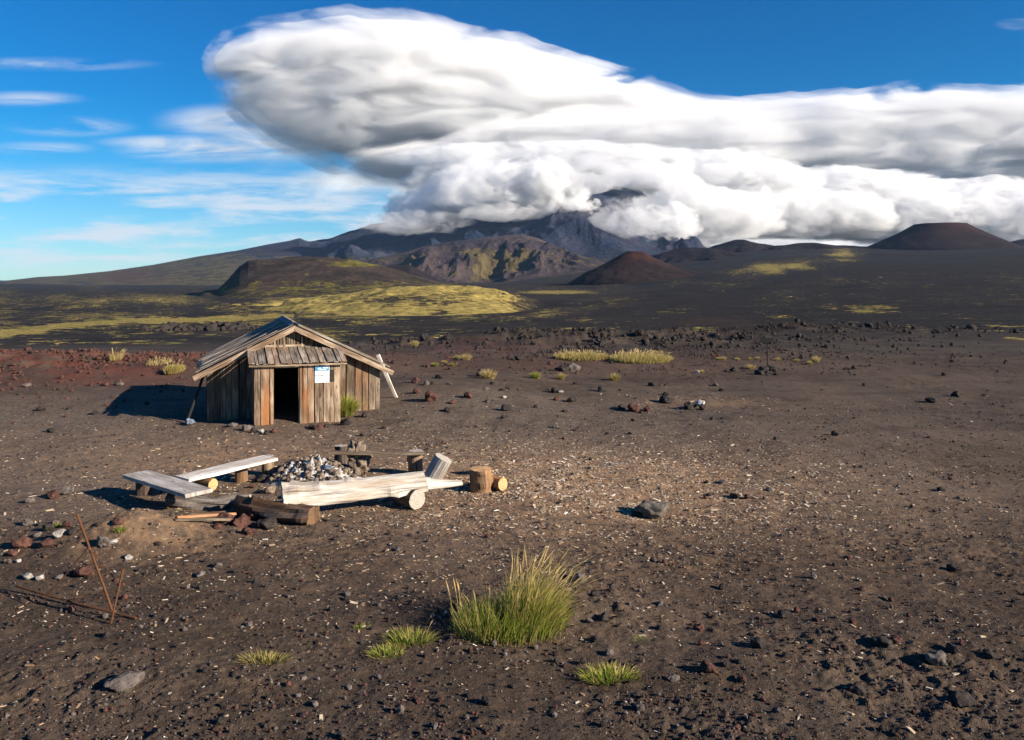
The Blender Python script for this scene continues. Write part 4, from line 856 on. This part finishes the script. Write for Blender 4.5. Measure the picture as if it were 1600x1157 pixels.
tuft(hit(603, 1024), .14, .09, .13, 280, 'small tuft touching the lower left of the yellow-green one', group=TG, mat='grass', dry=.25, seed=32, spread=1.0, width=.005)
tuft(hit(565, 982), .06, .05, .09, 70, 'tiny green tuft farthest left of the large one', group=TG, dry=.1, seed=33, spread=1.0, width=.004)
tuft(hit(952, 1062), .24, .10, .17, 480, 'green tuft at the bottom right of the large one', group=TG, dry=.2, stalks=6, sh=1.2, seed=34, spread=.9, width=.005)
tuft(hit(413, 1033), .22, .08, .11, 300, 'flat yellow-green tuft at the bottom left', group=TG, mat='grass_yellow', dry=.25, seed=35, spread=1.3, width=.005)
tuft(hit(1000, 1001), .08, .05, .06, 110, 'very low green sprig above the bottom right tuft', group=TG, dry=.1, seed=36, spread=1.4, width=.004)
tuft(hit(187, 829), .07, .05, .10, 90, 'small bright green plant on the pale mound at the left', group=TG, dry=.0, seed=37, spread=1.0, width=.008)
tuft(hit(90, 824), .06, .04, .10, 90, 'small green sprig among the stones at the far left', group=TG, dry=.1, seed=38, spread=.7, width=.005)
p = mwl @ Vector((1.17, -.42, 0)); p.z = gz(p.x, p.y)+.02
tuft(p, .17, .17, .62, 800, 'fresh green tuft growing against the hut beside the porch', dry=.0, seed=41, spread=.8, width=.010, base_dry=30)
YG = 'yellow grass patches in the middle distance'
def gpatch(px0, px1, y, h, n_, label, seed, dry=.25, stalks=0, mat='grass_yellow', ry=.8):
    p = hit((px0+px1)/2, y); rx = (px1-px0)/2/F*p.y; p.y += ry*.7; p.z = gz(p.x, p.y)
    return tuft(p, rx, ry, h, n_, label, 'grass patch', YG, mat, dry, stalks, 1.5, (.1, 0), .016, seed, .25, 'grass_patch')
gpatch(866, 952, 564, .34, 2600, 'left yellow-green grass patch of the pair on the stony band', 51, .2, 160)
gpatch(957, 1056, 567, .40, 3600, 'right and taller yellow-green grass patch of the pair on the stony band', 52, .15, 220, ry=1.3)
gpatch(222, 252, 574, .20, 130, 'dry straw coloured grass left of the hut', 53, .95, 60)
gpatch(252, 277, 586, .34, 800, 'bright green and yellow grass patch left of the hut roof', 54, .05, 20, ry=.5)
gpatch(168, 184, 565, .38, 120, 'thin dry grass on top of the red mound', 55, .9, 30, ry=.4)
SG = 'small tufts behind the bare ground'
for k, (px, y, w_, kd, tx) in enumerate(((713, 562, 9, 1, 'small tuft highest behind the leaning timber'), (727, 563, 18, 2, 'dry tuft right of the small highest one behind the timber'), (680, 573, 10, 0, 'green tuft nearest the timber'), (695, 568, 9, 1, 'pale tuft between the timber and the dry tuft'), (707, 573, 8, 0, 'tiny green tuft under the dry one'),
    (837, 592, 15, 0, 'yellow-green tuft left of the pale grey boulder'), (877, 593, 13, 1, 'yellow tuft under the pale grey boulder'), (960, 595, 16, 1, 'yellow tuft under the right grass patch'), (763, 592, 26, 2, 'dry tuft on the dark stone right of the hut'), (1096, 583, 9, 1, 'tuft by the whitish pebble'),
    (1152, 563, 8, 2, 'second straw tuft left of the signpost'), (1172, 563, 7, 1, 'straw tuft next to the signpost'), (1122, 562, 7, 1, 'straw tuft farthest left of the signpost'), (1215, 564, 9, 1, 'tuft right of the signpost'), (1173, 577, 14, 2, 'dry tuft left of the cairn'), (1184, 562, 6, 1, 'tiny tuft touching the signpost line'),
    (1275, 566, 13, 2, 'dry tuft well right of the signpost'), (1265, 570, 10, 1, 'yellow tuft well right of the signpost'), (1130, 563, 8, 2, 'thin straw tuft left of the signpost'), (647, 541, 16, 2, 'dry tuft on the dark slope above the timber'), (1245, 565, 8, 1, 'small tuft between the signpost and the dry right tuft'))):
    p = hit(px, y); r_ = w_/2/F*p.y
    tuft(p, r_*.7, r_*.5, r_*random.uniform(1.5, 2.3), 90+int(w_*9), tx, group=SG, mat=('grass', 'grass_yellow', 'grass_yellow')[kd], dry=(.1, .3, .9)[kd], seed=60+k, spread=.7, width=.012)

# ------------------------------------------------------------------ litter and gravel
def chips():
    parts = []
    def fld(n_, cx, cy, sx, sy): parts.append(np.stack([RNG.normal(cx, sx, n_), RNG.normal(cy, sy, n_)], -1))
    fld(30000, 1.5, 12.8, 2.1, 1.7); fld(8000, 1.3, 11.6, 4.5, 3.0); fld(4500, -3.0, 13.5, 2.2, 2.0); fld(500, 5.2, 21.7, 1.0, .5); fld(2500, -6.5, 15, 4, 2.4); fld(2000, 1.5, 8, 4, 1.6); fld(1200, -3.8, 8.5, 1.6, 1.6)
    n_ = 5500; y = RNG.uniform(4.6, 23, n_); x = RNG.uniform(-.75, .75, n_)*y; parts.append(np.stack([x, y], -1))
    P_ = np.concatenate(parts); P_ = P_[(P_[:, 1] > 4.4) & (P_[:, 1] < 26)]
    P_ = P_[fbm(P_[:, 0]/.8, P_[:, 1]/.8, 3) > RNG.uniform(-.9, .35, len(P_))]
    x, y = P_.T; n_ = len(x); z = terrain(x, y)
    L = np.clip(RNG.lognormal(math.log(.016), .6, n_), .006, .085)*(1+.3*(y > 11)); Wd = L*RNG.uniform(.13, .5, n_); H = Wd*.3
    a = RNG.normal(.15, .9, n_); til = RNG.normal(0, .22, n_)
    c, s = np.cos(a), np.sin(a); V = []
    for sx, sy, sz in ((-1, -1, 0), (1, -1, 0), (1, 1, 0), (-1, 1, 0), (-1, -1, 1), (1, -1, 1), (1, 1, 1), (-1, 1, 1)):
        j = RNG.uniform(.6, 1.1, n_); X = sx*L/2*j; Y = sy*Wd/2*j
        V.append(np.stack([x+c*X-s*Y, y+s*X+c*Y, z+.002+sz*H+til*X], -1))
    V = np.stack(V, 1).reshape(-1, 3); b = (np.arange(n_)*8)[:, None]
    Fc = np.concatenate([b+np.array(f) for f in ([4, 5, 6, 7], [0, 1, 5, 4], [1, 2, 6, 5], [2, 3, 7, 6], [3, 0, 4, 7])])
    T = np.repeat(RNG.uniform(0, 1, (n_, 3)), 8, 0)
    m, n = material('chip_material'); sep = n.node('ShaderNodeSeparateColor'); n.l.new(n.attr('tint'), sep.inputs[0])
    col = n.ramp(sep.outputs[0], [(0, (.14, .085, .05)), (.25, (.33, .205, .11)), (.55, (.46, .35, .235)), (.85, (.54, .45, .34)), (1, (.66, .60, .52))]); finish(n, col, .85)
    props(npmesh('wood_chips', V, Fc, m, None, False, tint=T), 'pale wood chips strewn over the dark soil', 'wood chips', kind='stuff'); print('chips', n_)
chips()
def gravel():
    n_ = 60000; y = 4.8+RNG.uniform(0, 1, n_)**1.5*17; x = RNG.uniform(-.72, .72, n_)*y; k = fbm(x/1.1, y/1.1, 3) > RNG.uniform(-.9, .7, n_); x = x[k]; y = y[k]
    s = np.clip(RNG.lognormal(math.log(.0125), .55, len(x)), .005, .07); z = terrain(x, y)
    for nm, mat, sl, lb in (('gravel', M['rock_dark'], slice(0, None, 2), 'fine black gravel over the foreground'), ('gravel', M['rock_grey'], slice(1, None, 4), 'fine grey gravel over the foreground'), ('gravel', M['rock_red'], slice(3, None, 4), 'fine reddish gravel over the foreground')):
        props(scatter_mesh(nm, np.stack([x, y, z], -1)[sl], s[sl], mat, 1, .75), lb, 'gravel', kind='stuff')
gravel()
def rubble(name, label, n_, cx, cy, sx, sy, s0, s1, mat, thr=.0):
    x = RNG.normal(cx, sx, n_); y = RNG.normal(cy, sy, n_); k = (fbm(x/2.5, y/2.5, 3) > thr+RNG.normal(0, .3, n_)) & (y > 16); x = x[k]; y = y[k]
    s = np.clip(RNG.lognormal(math.log(s0), .5, len(x)), s0*.4, s1)
    props(scatter_mesh(name, np.stack([x, y, terrain(x, y, False)], -1), s, mat, 2, .8), label, 'rubble', kind='stuff')
rubble('lava_rubble', 'black lava rubble band behind the bare ground', 6500, 5.5, 51, 8, 4.6, .12, .65, M['rock_dark'], .25)
rubble('lava_rubble', 'black lava rubble farther right on the plain', 2600, 30, 76, 10, 8, .18, .9, M['rock_dark'], .35)
rubble('stony_litter', 'small stones strewn under the yellow grass patches', 3600, 5, 37, 8, 5, .055, .26, M['rock_dark'], -.1)
rubble('stony_litter', 'small brown stones strewn under the yellow grass patches', 1600, 3, 35, 7, 4, .05, .2, M['rock_red'], -.1)
rubble('red_rubble', 'red cinder rubble on the mound left of the hut', 7500, -19.5, 30.5, 5.5, 3.4, .055, .32, M['rock_red'], -.05)
rubble('red_rubble', 'dark cinder rubble on the mound left of the hut', 1700, -21, 32, 5.5, 3.0, .07, .36, M['rock_dark'], .0)
rubble('red_rubble', 'red cinder rubble just left of the hut', 1500, -13, 31.5, 2.6, 1.6, .06, .25, M['rock_red'], -.1)
rubble('dark_rubble', 'dark lava lumps on the far left plain', 500, -72, 190, 5, 6, .9, 3.2, M['rock_dark'], -.2)
# ------------------------------------------------------------------ low clouds round the volcano (real volumes)
mv_ = bpy.data.materials.new('cloud_volume'); mv_.use_nodes = True; mv_.node_tree.nodes.clear(); n = N(mv_.node_tree)
ou = n.node('ShaderNodeOutputMaterial'); vs_ = n.node('ShaderNodeVolumePrincipled'); vs_.inputs['Color'].default_value = (.993, .994, .996, 1); vs_.inputs['Density'].default_value = CDENS; vs_.inputs['Anisotropy'].default_value = .0
geo = n.node('ShaderNodeTexCoord').outputs['Object']
nz = n.noise(n.mapv(geo, (1, 1, 1.3)), .0042, 6, .64, .5); dm = n.node('ShaderNodeMapRange', interpolation_type='SMOOTHSTEP'); dm.name = 'dens'
n.put(dm.inputs[0], nz); dm.inputs[1].default_value = .43; dm.inputs[2].default_value = .57; dm.inputs[3].default_value = 0; dm.inputs[4].default_value = CDENS*1.7
n.put(vs_.inputs['Density'], dm.outputs[0])
n.l.new(vs_.outputs[0], ou.inputs['Volume'])
mvs = mv_.copy(); mvs.name = 'thin_cloud_volume'; mvs.node_tree.nodes['dens'].inputs[4].default_value = CDENS*1.0; mvs.node_tree.nodes['dens'].inputs[1].default_value = .37
def puff(px, y, rx, ry, d, seed, label, rough=.30, mat=None):
    V, Fc = ico(6) if 6 not in ICO else ICO[6]; ICO[6] = (V, Fc)
    s = seed*5.3; ax = rx/max(ry, 1)
    X, Y_, Z = V[:, 0]*ax**.6, V[:, 1]*ax**.3, V[:, 2]
    D = .9*pn(X*1.3+s, Y_*1.3, Z*1.3)+.55*(1-2*np.abs(pn(X*2.6+s, Y_*2.6, Z*2.6)))+.32*(1-2*np.abs(pn(X*5.5+s, Y_*5.5, Z*5.5)))+.18*(1-2*np.abs(pn(X*12+s, Y_*12, Z*12)))+.10*pn(X*25, Y_*25, Z*25)
    k = d/F; W_ = V*(1+rough*D)[:, None]*np.array([rx*k, min(rx, ry*1.6)*k, ry*k])
    W_[:, 2] = np.where(W_[:, 2] < 0, W_[:, 2]*.7, W_[:, 2])
    o = npmesh('cloud', W_, Fc, mat or mv_, None, True, loc=at(px, y, d)); props(o, label, 'cloud', 'low clouds round the volcano')
for k, (px, y, rx, ry, d, lb) in enumerate((
    (672, 324, 62, 30, 5300, 'leftmost white cloud puff on the left shoulder of the volcano'), (748, 306, 82, 40, 5200, 'large cloud puff left of the summit'), (832, 300, 80, 44, 5200, 'largest bright cloud puff before the summit'), (888, 325, 42, 32, 5100, 'cloud puff right below the summit'), (1048, 352, 42, 30, 5100, 'cloud puff at the right side of the dark flank'),
    (868, 370, 46, 12, 4900, 'thin low cloud strip across the middle of the volcano'), (1015, 278, 66, 22, 5600, 'cloud puff over the right flank'), (990, 340, 26, 14, 5200, 'small cloud shred on the dark right flank'),
    (1090, 345, 110, 46, 5600, 'cloud bank where the right flank meets the plain'), (1010, 376, 70, 12, 5000, 'flat cloud strip at the foot of the right flank'), (1230, 342, 150, 42, 6000, 'cloud bank above the low dark hills'), (1390, 345, 150, 44, 6200, 'cloud bank behind the broad cone'), (1570, 345, 160, 46, 6200, 'cloud bank at the right edge'),
    (850, 250, 210, 26, 6000, 'flat cloud capping the summit'), (740, 285, 100, 28, 6000, 'cloud roll left of the summit cap'), (1090, 280, 160, 38, 6100, 'cloud roll right of the summit cap'), (1290, 300, 170, 34, 6400, 'upper cloud bank between the summit and the broad cone'), (1520, 312, 150, 30, 6500, 'upper cloud bank above the broad cone'), (640, 342, 40, 20, 5200, 'small ragged cloud at the left end of the puffs'), (915, 290, 40, 18, 5300, 'small cloud between the bright puff and the right flank'), (785, 334, 60, 16, 5000, 'low fringe under the bright puffs'), (1068, 318, 46, 36, 5400, 'ragged cloud on the upper right flank'))):
    soft_ = d > 5350 or ry < 22 or k < 2; puff(px, y, rx, ry, d, k+1, lb, .22 if soft_ else .27, mvs if soft_ else mv_)
veil = mv_.copy(); veil.name = 'thin_mist_volume'; veil.node_tree.nodes['dens'].inputs[4].default_value = CDENS*.4
for k, (px, y, rx, ry, d, lb) in enumerate(((985, 345, 50, 30, 4700, 'thin mist over the dark right flank'), (860, 275, 150, 26, 5100, 'thin mist before the summit'), (640, 350, 70, 18, 5000, 'thin mist on the left shoulder'), (1130, 385, 130, 12, 4900, 'thin mist at the foot of the cloud bank'))):
    puff(px, y, rx, ry, d, k+40, lb, .42, veil)
big = mv_.copy(); big.name = 'smooth_cloud_volume'; d_n = big.node_tree.nodes
for q in d_n:
    if q.type == 'TEX_NOISE': q.inputs['Scale'].default_value = .0021; q.inputs['Detail'].default_value = 7; q.inputs['Roughness'].default_value = .6; q.inputs['Distortion'].default_value = .8
    if q.type == 'MAPPING': q.inputs[3].default_value = (.55, .55, 2.2)
d_n['dens'].inputs[1].default_value = .24; d_n['dens'].inputs[2].default_value = .58; d_n['dens'].inputs[4].default_value = BDENS
layers = []
for i_, (sc_, dn_, lo_, hi_) in enumerate(((1.05, .30, .42, .62), (.92, .55, .38, .60), (.76, 1.0, .30, .56))):
    q = big.copy(); q.name = 'cloud_layer_volume'; q.node_tree.nodes['dens'].inputs[1].default_value = lo_; q.node_tree.nodes['dens'].inputs[2].default_value = hi_; q.node_tree.nodes['dens'].inputs[4].default_value = BDENS*dn_; layers.append((sc_, q))
def rollcloud(tops, bots, d, ry, seed, label, rough=.05, n_=260, m_=64):
    root = None
    for sc_, q in reversed(layers):
        o = rollmesh(tops, bots, d, ry, seed, rough, n_, m_, sc_, q, root)
        if root is None: root = o; props(o, label, 'cloud')
def rollmesh(tops, bots, d, ry, seed, rough, n_, m_, sc_, q_, root):
    a0, a1 = tops[0][0], tops[-1][0]; px0_ = a0+(a1-a0)*(1-np.cos(np.linspace(0, np.pi, n_)))/2; px = px0_
    def sm(p): 
        v = np.interp(px, [q[0] for q in p], [q[1] for q in p]); k = np.ones(9)/9
        return np.convolve(np.pad(v, 4, mode='edge'), k, 'valid')
    T_, B_ = sm(tops), sm(bots); endf = np.sqrt(np.clip(np.minimum((px-a0), (a1-px)+1)/38., 0, 1)); cy = (T_+B_)/2; hh = np.maximum(B_-T_, 2)/2*np.maximum(endf, .004)
    an = np.linspace(0, 2*np.pi, m_, endpoint=False); C, S = np.meshgrid(np.cos(an), np.sin(an)); HH = hh[:, None].repeat(m_, 1).T; PXX = px[None, :].repeat(m_, 0); CY = cy[None, :].repeat(m_, 0)
    C = np.cos(an)[:, None].repeat(n_, 1); S = np.sin(an)[:, None].repeat(n_, 1)
    D_ = pn(PXX/90.+seed, C*1.4+seed, S*1.4)+.5*pn(PXX/40.+seed, C*3, S*3)+.3*pn(PXX/18.+seed, C*6, S*6)
    R = (1+rough*D_)*sc_; PXX = PXX+(np.clip((sc_-.88), -.2, .3)*150)*np.where(PXX < (a0+a1)/2, -1, 1)*np.clip(1-np.abs(PXX-np.where(PXX < (a0+a1)/2, a0, a1))/200., 0, 1); yy_ = CY-HH*R*S; dep = d+ry*C*R*np.maximum(HH/hh.max(), .01)**.7
    X = (PXX-800)/F*d; Z = EYE-(yy_-HZ)/F*d
    V = np.stack([X, dep, Z], -1); I = np.arange(n_*m_).reshape(m_, n_); J = np.roll(I, -1, 0)
    Fc = np.stack([I[:, :-1], J[:, :-1], J[:, 1:], I[:, 1:]], -1).reshape(-1, 4)
    c_ = np.array([0, d, 2000.])
    if root is None: return npmesh('cloud', V.reshape(-1, 3)-c_, Fc, q_, None, True, loc=tuple(c_))
    return npmesh('outer_mist', V.reshape(-1, 3)-c_, Fc, q_, root, True)
rollcloud([(342, 82), (354, 66), (388, 54), (440, 37), (540, 23), (640, 27), (760, 52), (900, 91), (1000, 124), (1080, 148), (1180, 165), (1240, 185)],
          [(342, 100), (350, 136), (374, 178), (430, 226), (530, 270), (640, 295), (760, 285), (900, 290), (1000, 280), (1080, 265), (1180, 240), (1240, 200)], 9600, 1100, 3.3, 'great smooth lens cloud above the volcano, its tip pointing left')
rollcloud([(560, 238), (640, 215), (750, 188), (900, 172), (1080, 160), (1200, 154), (1300, 146), (1450, 137), (1600, 139), (1900, 128), (2300, 160)],
          [(560, 242), (640, 262), (750, 282), (900, 296), (1080, 300), (1200, 300), (1300, 300), (1450, 300), (1600, 300), (1900, 300), (2300, 200)], 8900, 800, 8.1, 'long cloud roll reaching to the right edge below the lens cloud', .10)
if HAZE > 0:
    V = np.array([(x, y, z) for x in (-14000, 14000) for y in (-200, 12500) for z in (-420, 1300)], float); Fc = [[0, 1, 3, 2], [4, 6, 7, 5], [0, 4, 5, 1], [2, 3, 7, 6], [0, 2, 6, 4], [1, 5, 7, 3]]
    mh = bpy.data.materials.new('haze'); mh.use_nodes = True; mh.node_tree.nodes.clear(); n = N(mh.node_tree); ou = n.node('ShaderNodeOutputMaterial'); pv = n.node('ShaderNodeVolumePrincipled')
    pv.inputs['Color'].default_value = (.38, .62, 1., 1); pv.inputs['Density'].default_value = HAZE; n.l.new(pv.outputs[0], ou.inputs['Volume'])
    props(npmesh('haze', V, Fc, mh, None, False), 'thin bluish air over the whole plain', kind='stuff')
# ------------------------------------------------------------------ camera, light, world
cam = bpy.data.cameras.new('camera'); co = bpy.data.objects.new('camera', cam); COL.objects.link(co); scene.camera = co
co.location = (0, 0, EYE); co.rotation_euler = (math.pi/2, 0, 0); cam.sensor_width = 36; cam.lens = 36*F/1600; cam.shift_y = -(578.5-HZ)/1600
cam.clip_start = .1; cam.clip_end = 60000
sun = bpy.data.lights.new('sun', 'SUN'); so = bpy.data.objects.new('sun', sun); COL.objects.link(so)
sd = Vector((SUN_AZ[0]*math.cos(SUN_EL), SUN_AZ[1]*math.cos(SUN_EL), math.sin(SUN_EL))).normalized()
so.rotation_euler = sd.to_track_quat('Z', 'Y').to_euler(); sun.energy = 5.0; sun.angle = math.radians(.5); sun.color = (1, .88, .72)
w = bpy.data.worlds.new('World'); scene.world = w; w.use_nodes = True; w.node_tree.nodes.clear(); n = N(w.node_tree)
sky = n.node('ShaderNodeTexSky'); sky.sky_type = 'NISHITA'; sky.sun_disc = False; sky.sun_elevation = SUN_EL
sky.sun_rotation = math.atan2(SUN_AZ[0], SUN_AZ[1]); sky.altitude = 1200; sky.air_density = 1.0; sky.dust_density = .2; sky.ozone_density = 4
STR = .07
tc = n.node('ShaderNodeTexCoord').outputs['Generated']; sp = n.node('ShaderNodeSeparateXYZ'); n.l.new(tc, sp.inputs[0]); dx, dy, dz = sp.outputs
yy = n.m('MAXIMUM', dy, .08); U = n.m('DIVIDE', dx, yy); Vv = n.m('DIVIDE', dz, yy)        # tangent-plane direction coordinates
cv = n.node('ShaderNodeCombineXYZ'); n.put(cv.inputs[0], U); n.put(cv.inputs[1], Vv); P = cv.outputs[0]
def uu(px): return (px-800)/F
def vv(y): return (HZ-y)/F
def curve(pts, x):
    """piecewise curve of photo columns -> photo rows, returned as v"""
    f = n.node('ShaderNodeFloatCurve'); c = f.mapping.curves[0]
    lo, hi = -400, 2000
    pp = [((p-lo)/(hi-lo), 1-y/600) for p, y in pts]
    while len(c.points) < len(pp): c.points.new(.5, .5)
    for q, (a, b) in zip(c.points, pp): q.location = (a, b); q.handle_type = 'AUTO_CLAMPED'
    f.mapping.update()
    n.put(f.inputs['Value'], n.m('MULTIPLY_ADD', x, F/(hi-lo), (800-lo)/(hi-lo)))
    # back to v : y = 600*(1-out) ; v=(HZ-y)/F
    return n.m('MULTIPLY_ADD', f.outputs[0], 600/F, (HZ-600)/F)
def blob(px, y, rx, ry, soft=.5):
    a = n.m('DIVIDE', n.m('SUBTRACT', U, uu(px)), rx/F); b = n.m('DIVIDE', n.m('SUBTRACT', Vv, vv(y)), ry/F)
    r = n.m('SQRT', n.m('ADD', n.m('MULTIPLY', a, a), n.m('MULTIPLY', b, b))); return n.ss(1., 1-soft, r)
soft1 = n.noise(n.mapv(P, (2.6, 7., 1), (0, 0, 0), (0, 0, -.06)), 1, 7, .50, .35); fine1 = n.noise(n.mapv(P, (7, 13, 1)), 1, 7, .62); lump = n.noise(n.mapv(P, (9, 14, 1), (4, 2, 0)), 1, 6, .55, .3)
w1 = n.m('MULTIPLY', n.m('SUBTRACT', soft1, .5), .05); w2 = n.m('MULTIPLY', n.m('SUBTRACT', fine1, .5), .040)
top = curve([(-400, 590), (250, 260), (318, 130), (330, 75), (370, 45), (440, 20), (540, 8), (640, 14), (760, 42), (900, 85), (1000, 122), (1080, 150), (1180, 152), (1300, 138), (1450, 128), (1600, 130), (2000, 110)], U)
bot = curve([(-400, 100), (300, 90), (330, 130), (380, 200), (450, 252), (540, 290), (620, 315), (700, 345), (800, 400), (900, 470), (2000, 560)], U)
Vn = n.m('ADD', Vv, n.m('ADD', n.m('MULTIPLY', w1, .35), n.m('MULTIPLY', w2, .5)))
Vb = n.m('ADD', Vv, n.m('ADD', n.m('MULTIPLY', w1, 1.3), n.m('MULTIPLY', w2, 1.6)))
mt = n.ss(.003, n.ss(uu(500), uu(1050), U, -.022, -.007), n.m('SUBTRACT', Vn, top)); mb_ = n.ss(-.022, .022, n.m('SUBTRACT', Vb, bot))
mL = n.ss(uu(312), uu(440), n.m('ADD', U, w2))
mask = n.m('MULTIPLY', n.m('MULTIPLY', mt, mb_), mL)
fib = n.noise(n.mapv(P, (4, 20, 1), (2, 7, 0), (0, 0, -.10)), 1, 8, .68, .8)
edge = n.m('MULTIPLY', n.m('MULTIPLY', mask, n.m('SUBTRACT', 1., mask)), 4.)
mask = n.ss(.05, .85, n.m('ADD', mask, n.m('MULTIPLY', n.m('MULTIPLY', edge, n.m('SUBTRACT', fib, .5)), 1.5)))
mask = n.m('MULTIPLY', mask, n.m('MULTIPLY', n.ss(vv(205), vv(245), Vv), n.ss(uu(520), uu(660), U)))
# trailing wisps off the left of the lens
Ps = n.mapv(P, (5, 30, 1), (0, 0, 0), (0, 0, math.radians(8)))
st = n.noise(Ps, 1, 6, .6, .5)
wis = n.m('MULTIPLY', n.m('MAXIMUM', blob(370, 190, 150, 34, .9), n.m('MAXIMUM', n.m('MAXIMUM', blob(430, 215, 150, 55, .9), blob(340, 232, 190, 30, .9)), blob(560, 285, 150, 34, .9))), n.ss(.33, .58, st))
mask = n.m('MAXIMUM', mask, n.m('MULTIPLY', wis, .85))
# gaps of blue low on the right
gap = n.m('MULTIPLY', n.m('MAXIMUM', n.m('MAXIMUM', blob(1230, 287, 45, 12, .9), blob(1520, 290, 75, 20, .9)), blob(1590, 300, 60, 12, .9)), n.ss(.35, .6, fine1))
mask = n.m('MULTIPLY', mask, n.m('SUBTRACT', 1., n.m('MULTIPLY', gap, .75)))
# high streaks on the left
s1 = n.noise(n.mapv(P, (3.4, 30, 1), (1.7, 3, 0), (0, 0, math.radians(-3))), 1, 7, .62, .5); s2 = n.noise(n.mapv(P, (9, 50, 1), (0, 5, 0), (0, 0, math.radians(-4))), 1, 5, .6)
band = n.m('MULTIPLY', n.ss(vv(440), vv(392), Vv), n.ss(vv(250), vv(300), Vv)); band = n.m('MULTIPLY', band, n.ss(uu(720), uu(560), U))
cir = n.m('MULTIPLY', n.ss(.43, .60, n.m('ADD', n.m('MULTIPLY', s1, .62), n.m('MULTIPLY', s2, .38))), band)
fan = n.m('MAXIMUM', n.m('MAXIMUM', blob(40, 155, 110, 16, .9), blob(110, 198, 120, 20, .9)), n.m('MAXIMUM', blob(60, 232, 110, 14, .9), n.m('MAXIMUM', blob(240, 222, 110, 13, .9), n.m('MAXIMUM', blob(1590, 38, 45, 12, .9), blob(90, 100, 180, 14, .9)))))
cir = n.m('MAXIMUM', n.m('MULTIPLY', cir, .85), n.m('MULTIPLY', n.m('MULTIPLY', fan, n.ss(.34, .58, st)), .6))
cum = n.m('MAXIMUM', blob(508, 312, 34, 22, .8), n.m('MAXIMUM', blob(560, 318, 40, 20, .8), blob(585, 330, 60, 16, .9))); cum = n.m('MULTIPLY', cum, n.ss(.30, .55, lump)); cir = n.m('MAXIMUM', cir, n.m('MULTIPLY', cum, .85))
# shading of the cloud masses
tone = n.m('MULTIPLY_ADD', n.m('SUBTRACT', soft1, .5), .55, .86)
d_ = n.m('SUBTRACT', top, Vv)     # depth below the top edge
tone = n.m('ADD', tone, n.ss(.10, .0, d_, 0, .14))
def dk(px, y, rx, ry, a): 
    global tone
    tone = n.m('SUBTRACT', tone, n.m('MULTIPLY', blob(px, y, rx, ry, 1.), a))
dk(530, 180, 230, 55, .24); dk(720, 185, 260, 40, .20); dk(640, 255, 260, 40, .14); dk(1080, 205, 330, 34, .26); dk(1300, 205, 360, 30, .22); dk(900, 262, 330, 28, .20); dk(1500, 225, 200, 40, .14); dk(1230, 250, 260, 26, .14)
dk(1060, 240, 150, 20, -.14); dk(1120, 275, 150, 30, -.22); dk(1420, 330, 300, 40, -.18); dk(700, 232, 160, 16, -.14); dk(880, 330, 300, 60, -.1)
lit = n.noise(n.mapv(P, (9, 14, 1), (4-.22, 2-.10, 0)), 1, 6, .55, .3)
rel = n.m('SUBTRACT', lump, lit); low = n.ss(vv(225), vv(300), Vv, .0, 1.); 
tone = n.m('ADD', tone, n.m('MULTIPLY', n.m('SUBTRACT', fib, .5), .42))
tone = n.m('SUBTRACT', tone, n.m('MULTIPLY', rel, n.m('MULTIPLY_ADD', low, 1.1, .25)))
tone = n.m('MAXIMUM', n.m('MINIMUM', n.m('MULTIPLY_ADD', tone, .85, .13), 1.05), .50)
ccol = n.mix(n.ss(.55, 1.0, tone), (.86, .93, 1.06), (1.0, .985, .95))
cl = n.node('ShaderNodeVectorMath', operation='SCALE'); n.l.new(ccol, cl.inputs[0]); n.put(cl.inputs['Scale'], n.m('MULTIPLY', n.m('POWER', tone, 1.9), CLOUD/STR))
cw = n.node('ShaderNodeVectorMath', operation='SCALE'); cw.inputs[0].default_value = (.86, .92, 1.0); n.put(cw.inputs['Scale'], .84*CLOUD/STR)
hs = n.node('ShaderNodeHueSaturation'); n.put(hs.inputs['Saturation'], n.ss(-.02, .22, dz, .95, SKYSAT)); hs.inputs['Value'].default_value = SKYVAL; hs.inputs['Hue'].default_value = SKYHUE; n.l.new(sky.outputs[0], hs.inputs['Color'])
skc = n.mix(1., hs.outputs[0], n.mix(n.ss(.0, .22, dz), (.62, .90, 1.05), (.0, .82, 1.0)), 'MULTIPLY')
c1 = n.mix(cir, skc, cw.outputs[0]); c2 = n.mix(mask, c1, cl.outputs[0])
bg = n.node('ShaderNodeBackground'); n.l.new(c2, bg.inputs[0]); bg.inputs[1].default_value = STR
wo = n.node('ShaderNodeOutputWorld'); n.l.new(bg.outputs[0], wo.inputs[0])
w.cycles.sampling_method = 'MANUAL'; w.cycles.sample_map_resolution = 512
vs = scene.view_settings; vs.view_transform = 'Standard'; vs.look = 'None'; vs.exposure = EXPO; vs.gamma = 1
scene.cycles.max_bounces = 8; scene.cycles.diffuse_bounces = 3; scene.cycles.volume_bounces = 6; scene.cycles.volume_step_rate = 1.6; scene.cycles.volume_max_steps = 256; scene.cycles.transparent_max_bounces = 16
scene.cycles.use_denoising = True; scene.cycles.use_adaptive_sampling = True; scene.cycles.adaptive_threshold = .02
print('script seconds', round(time.time()-T0, 1))
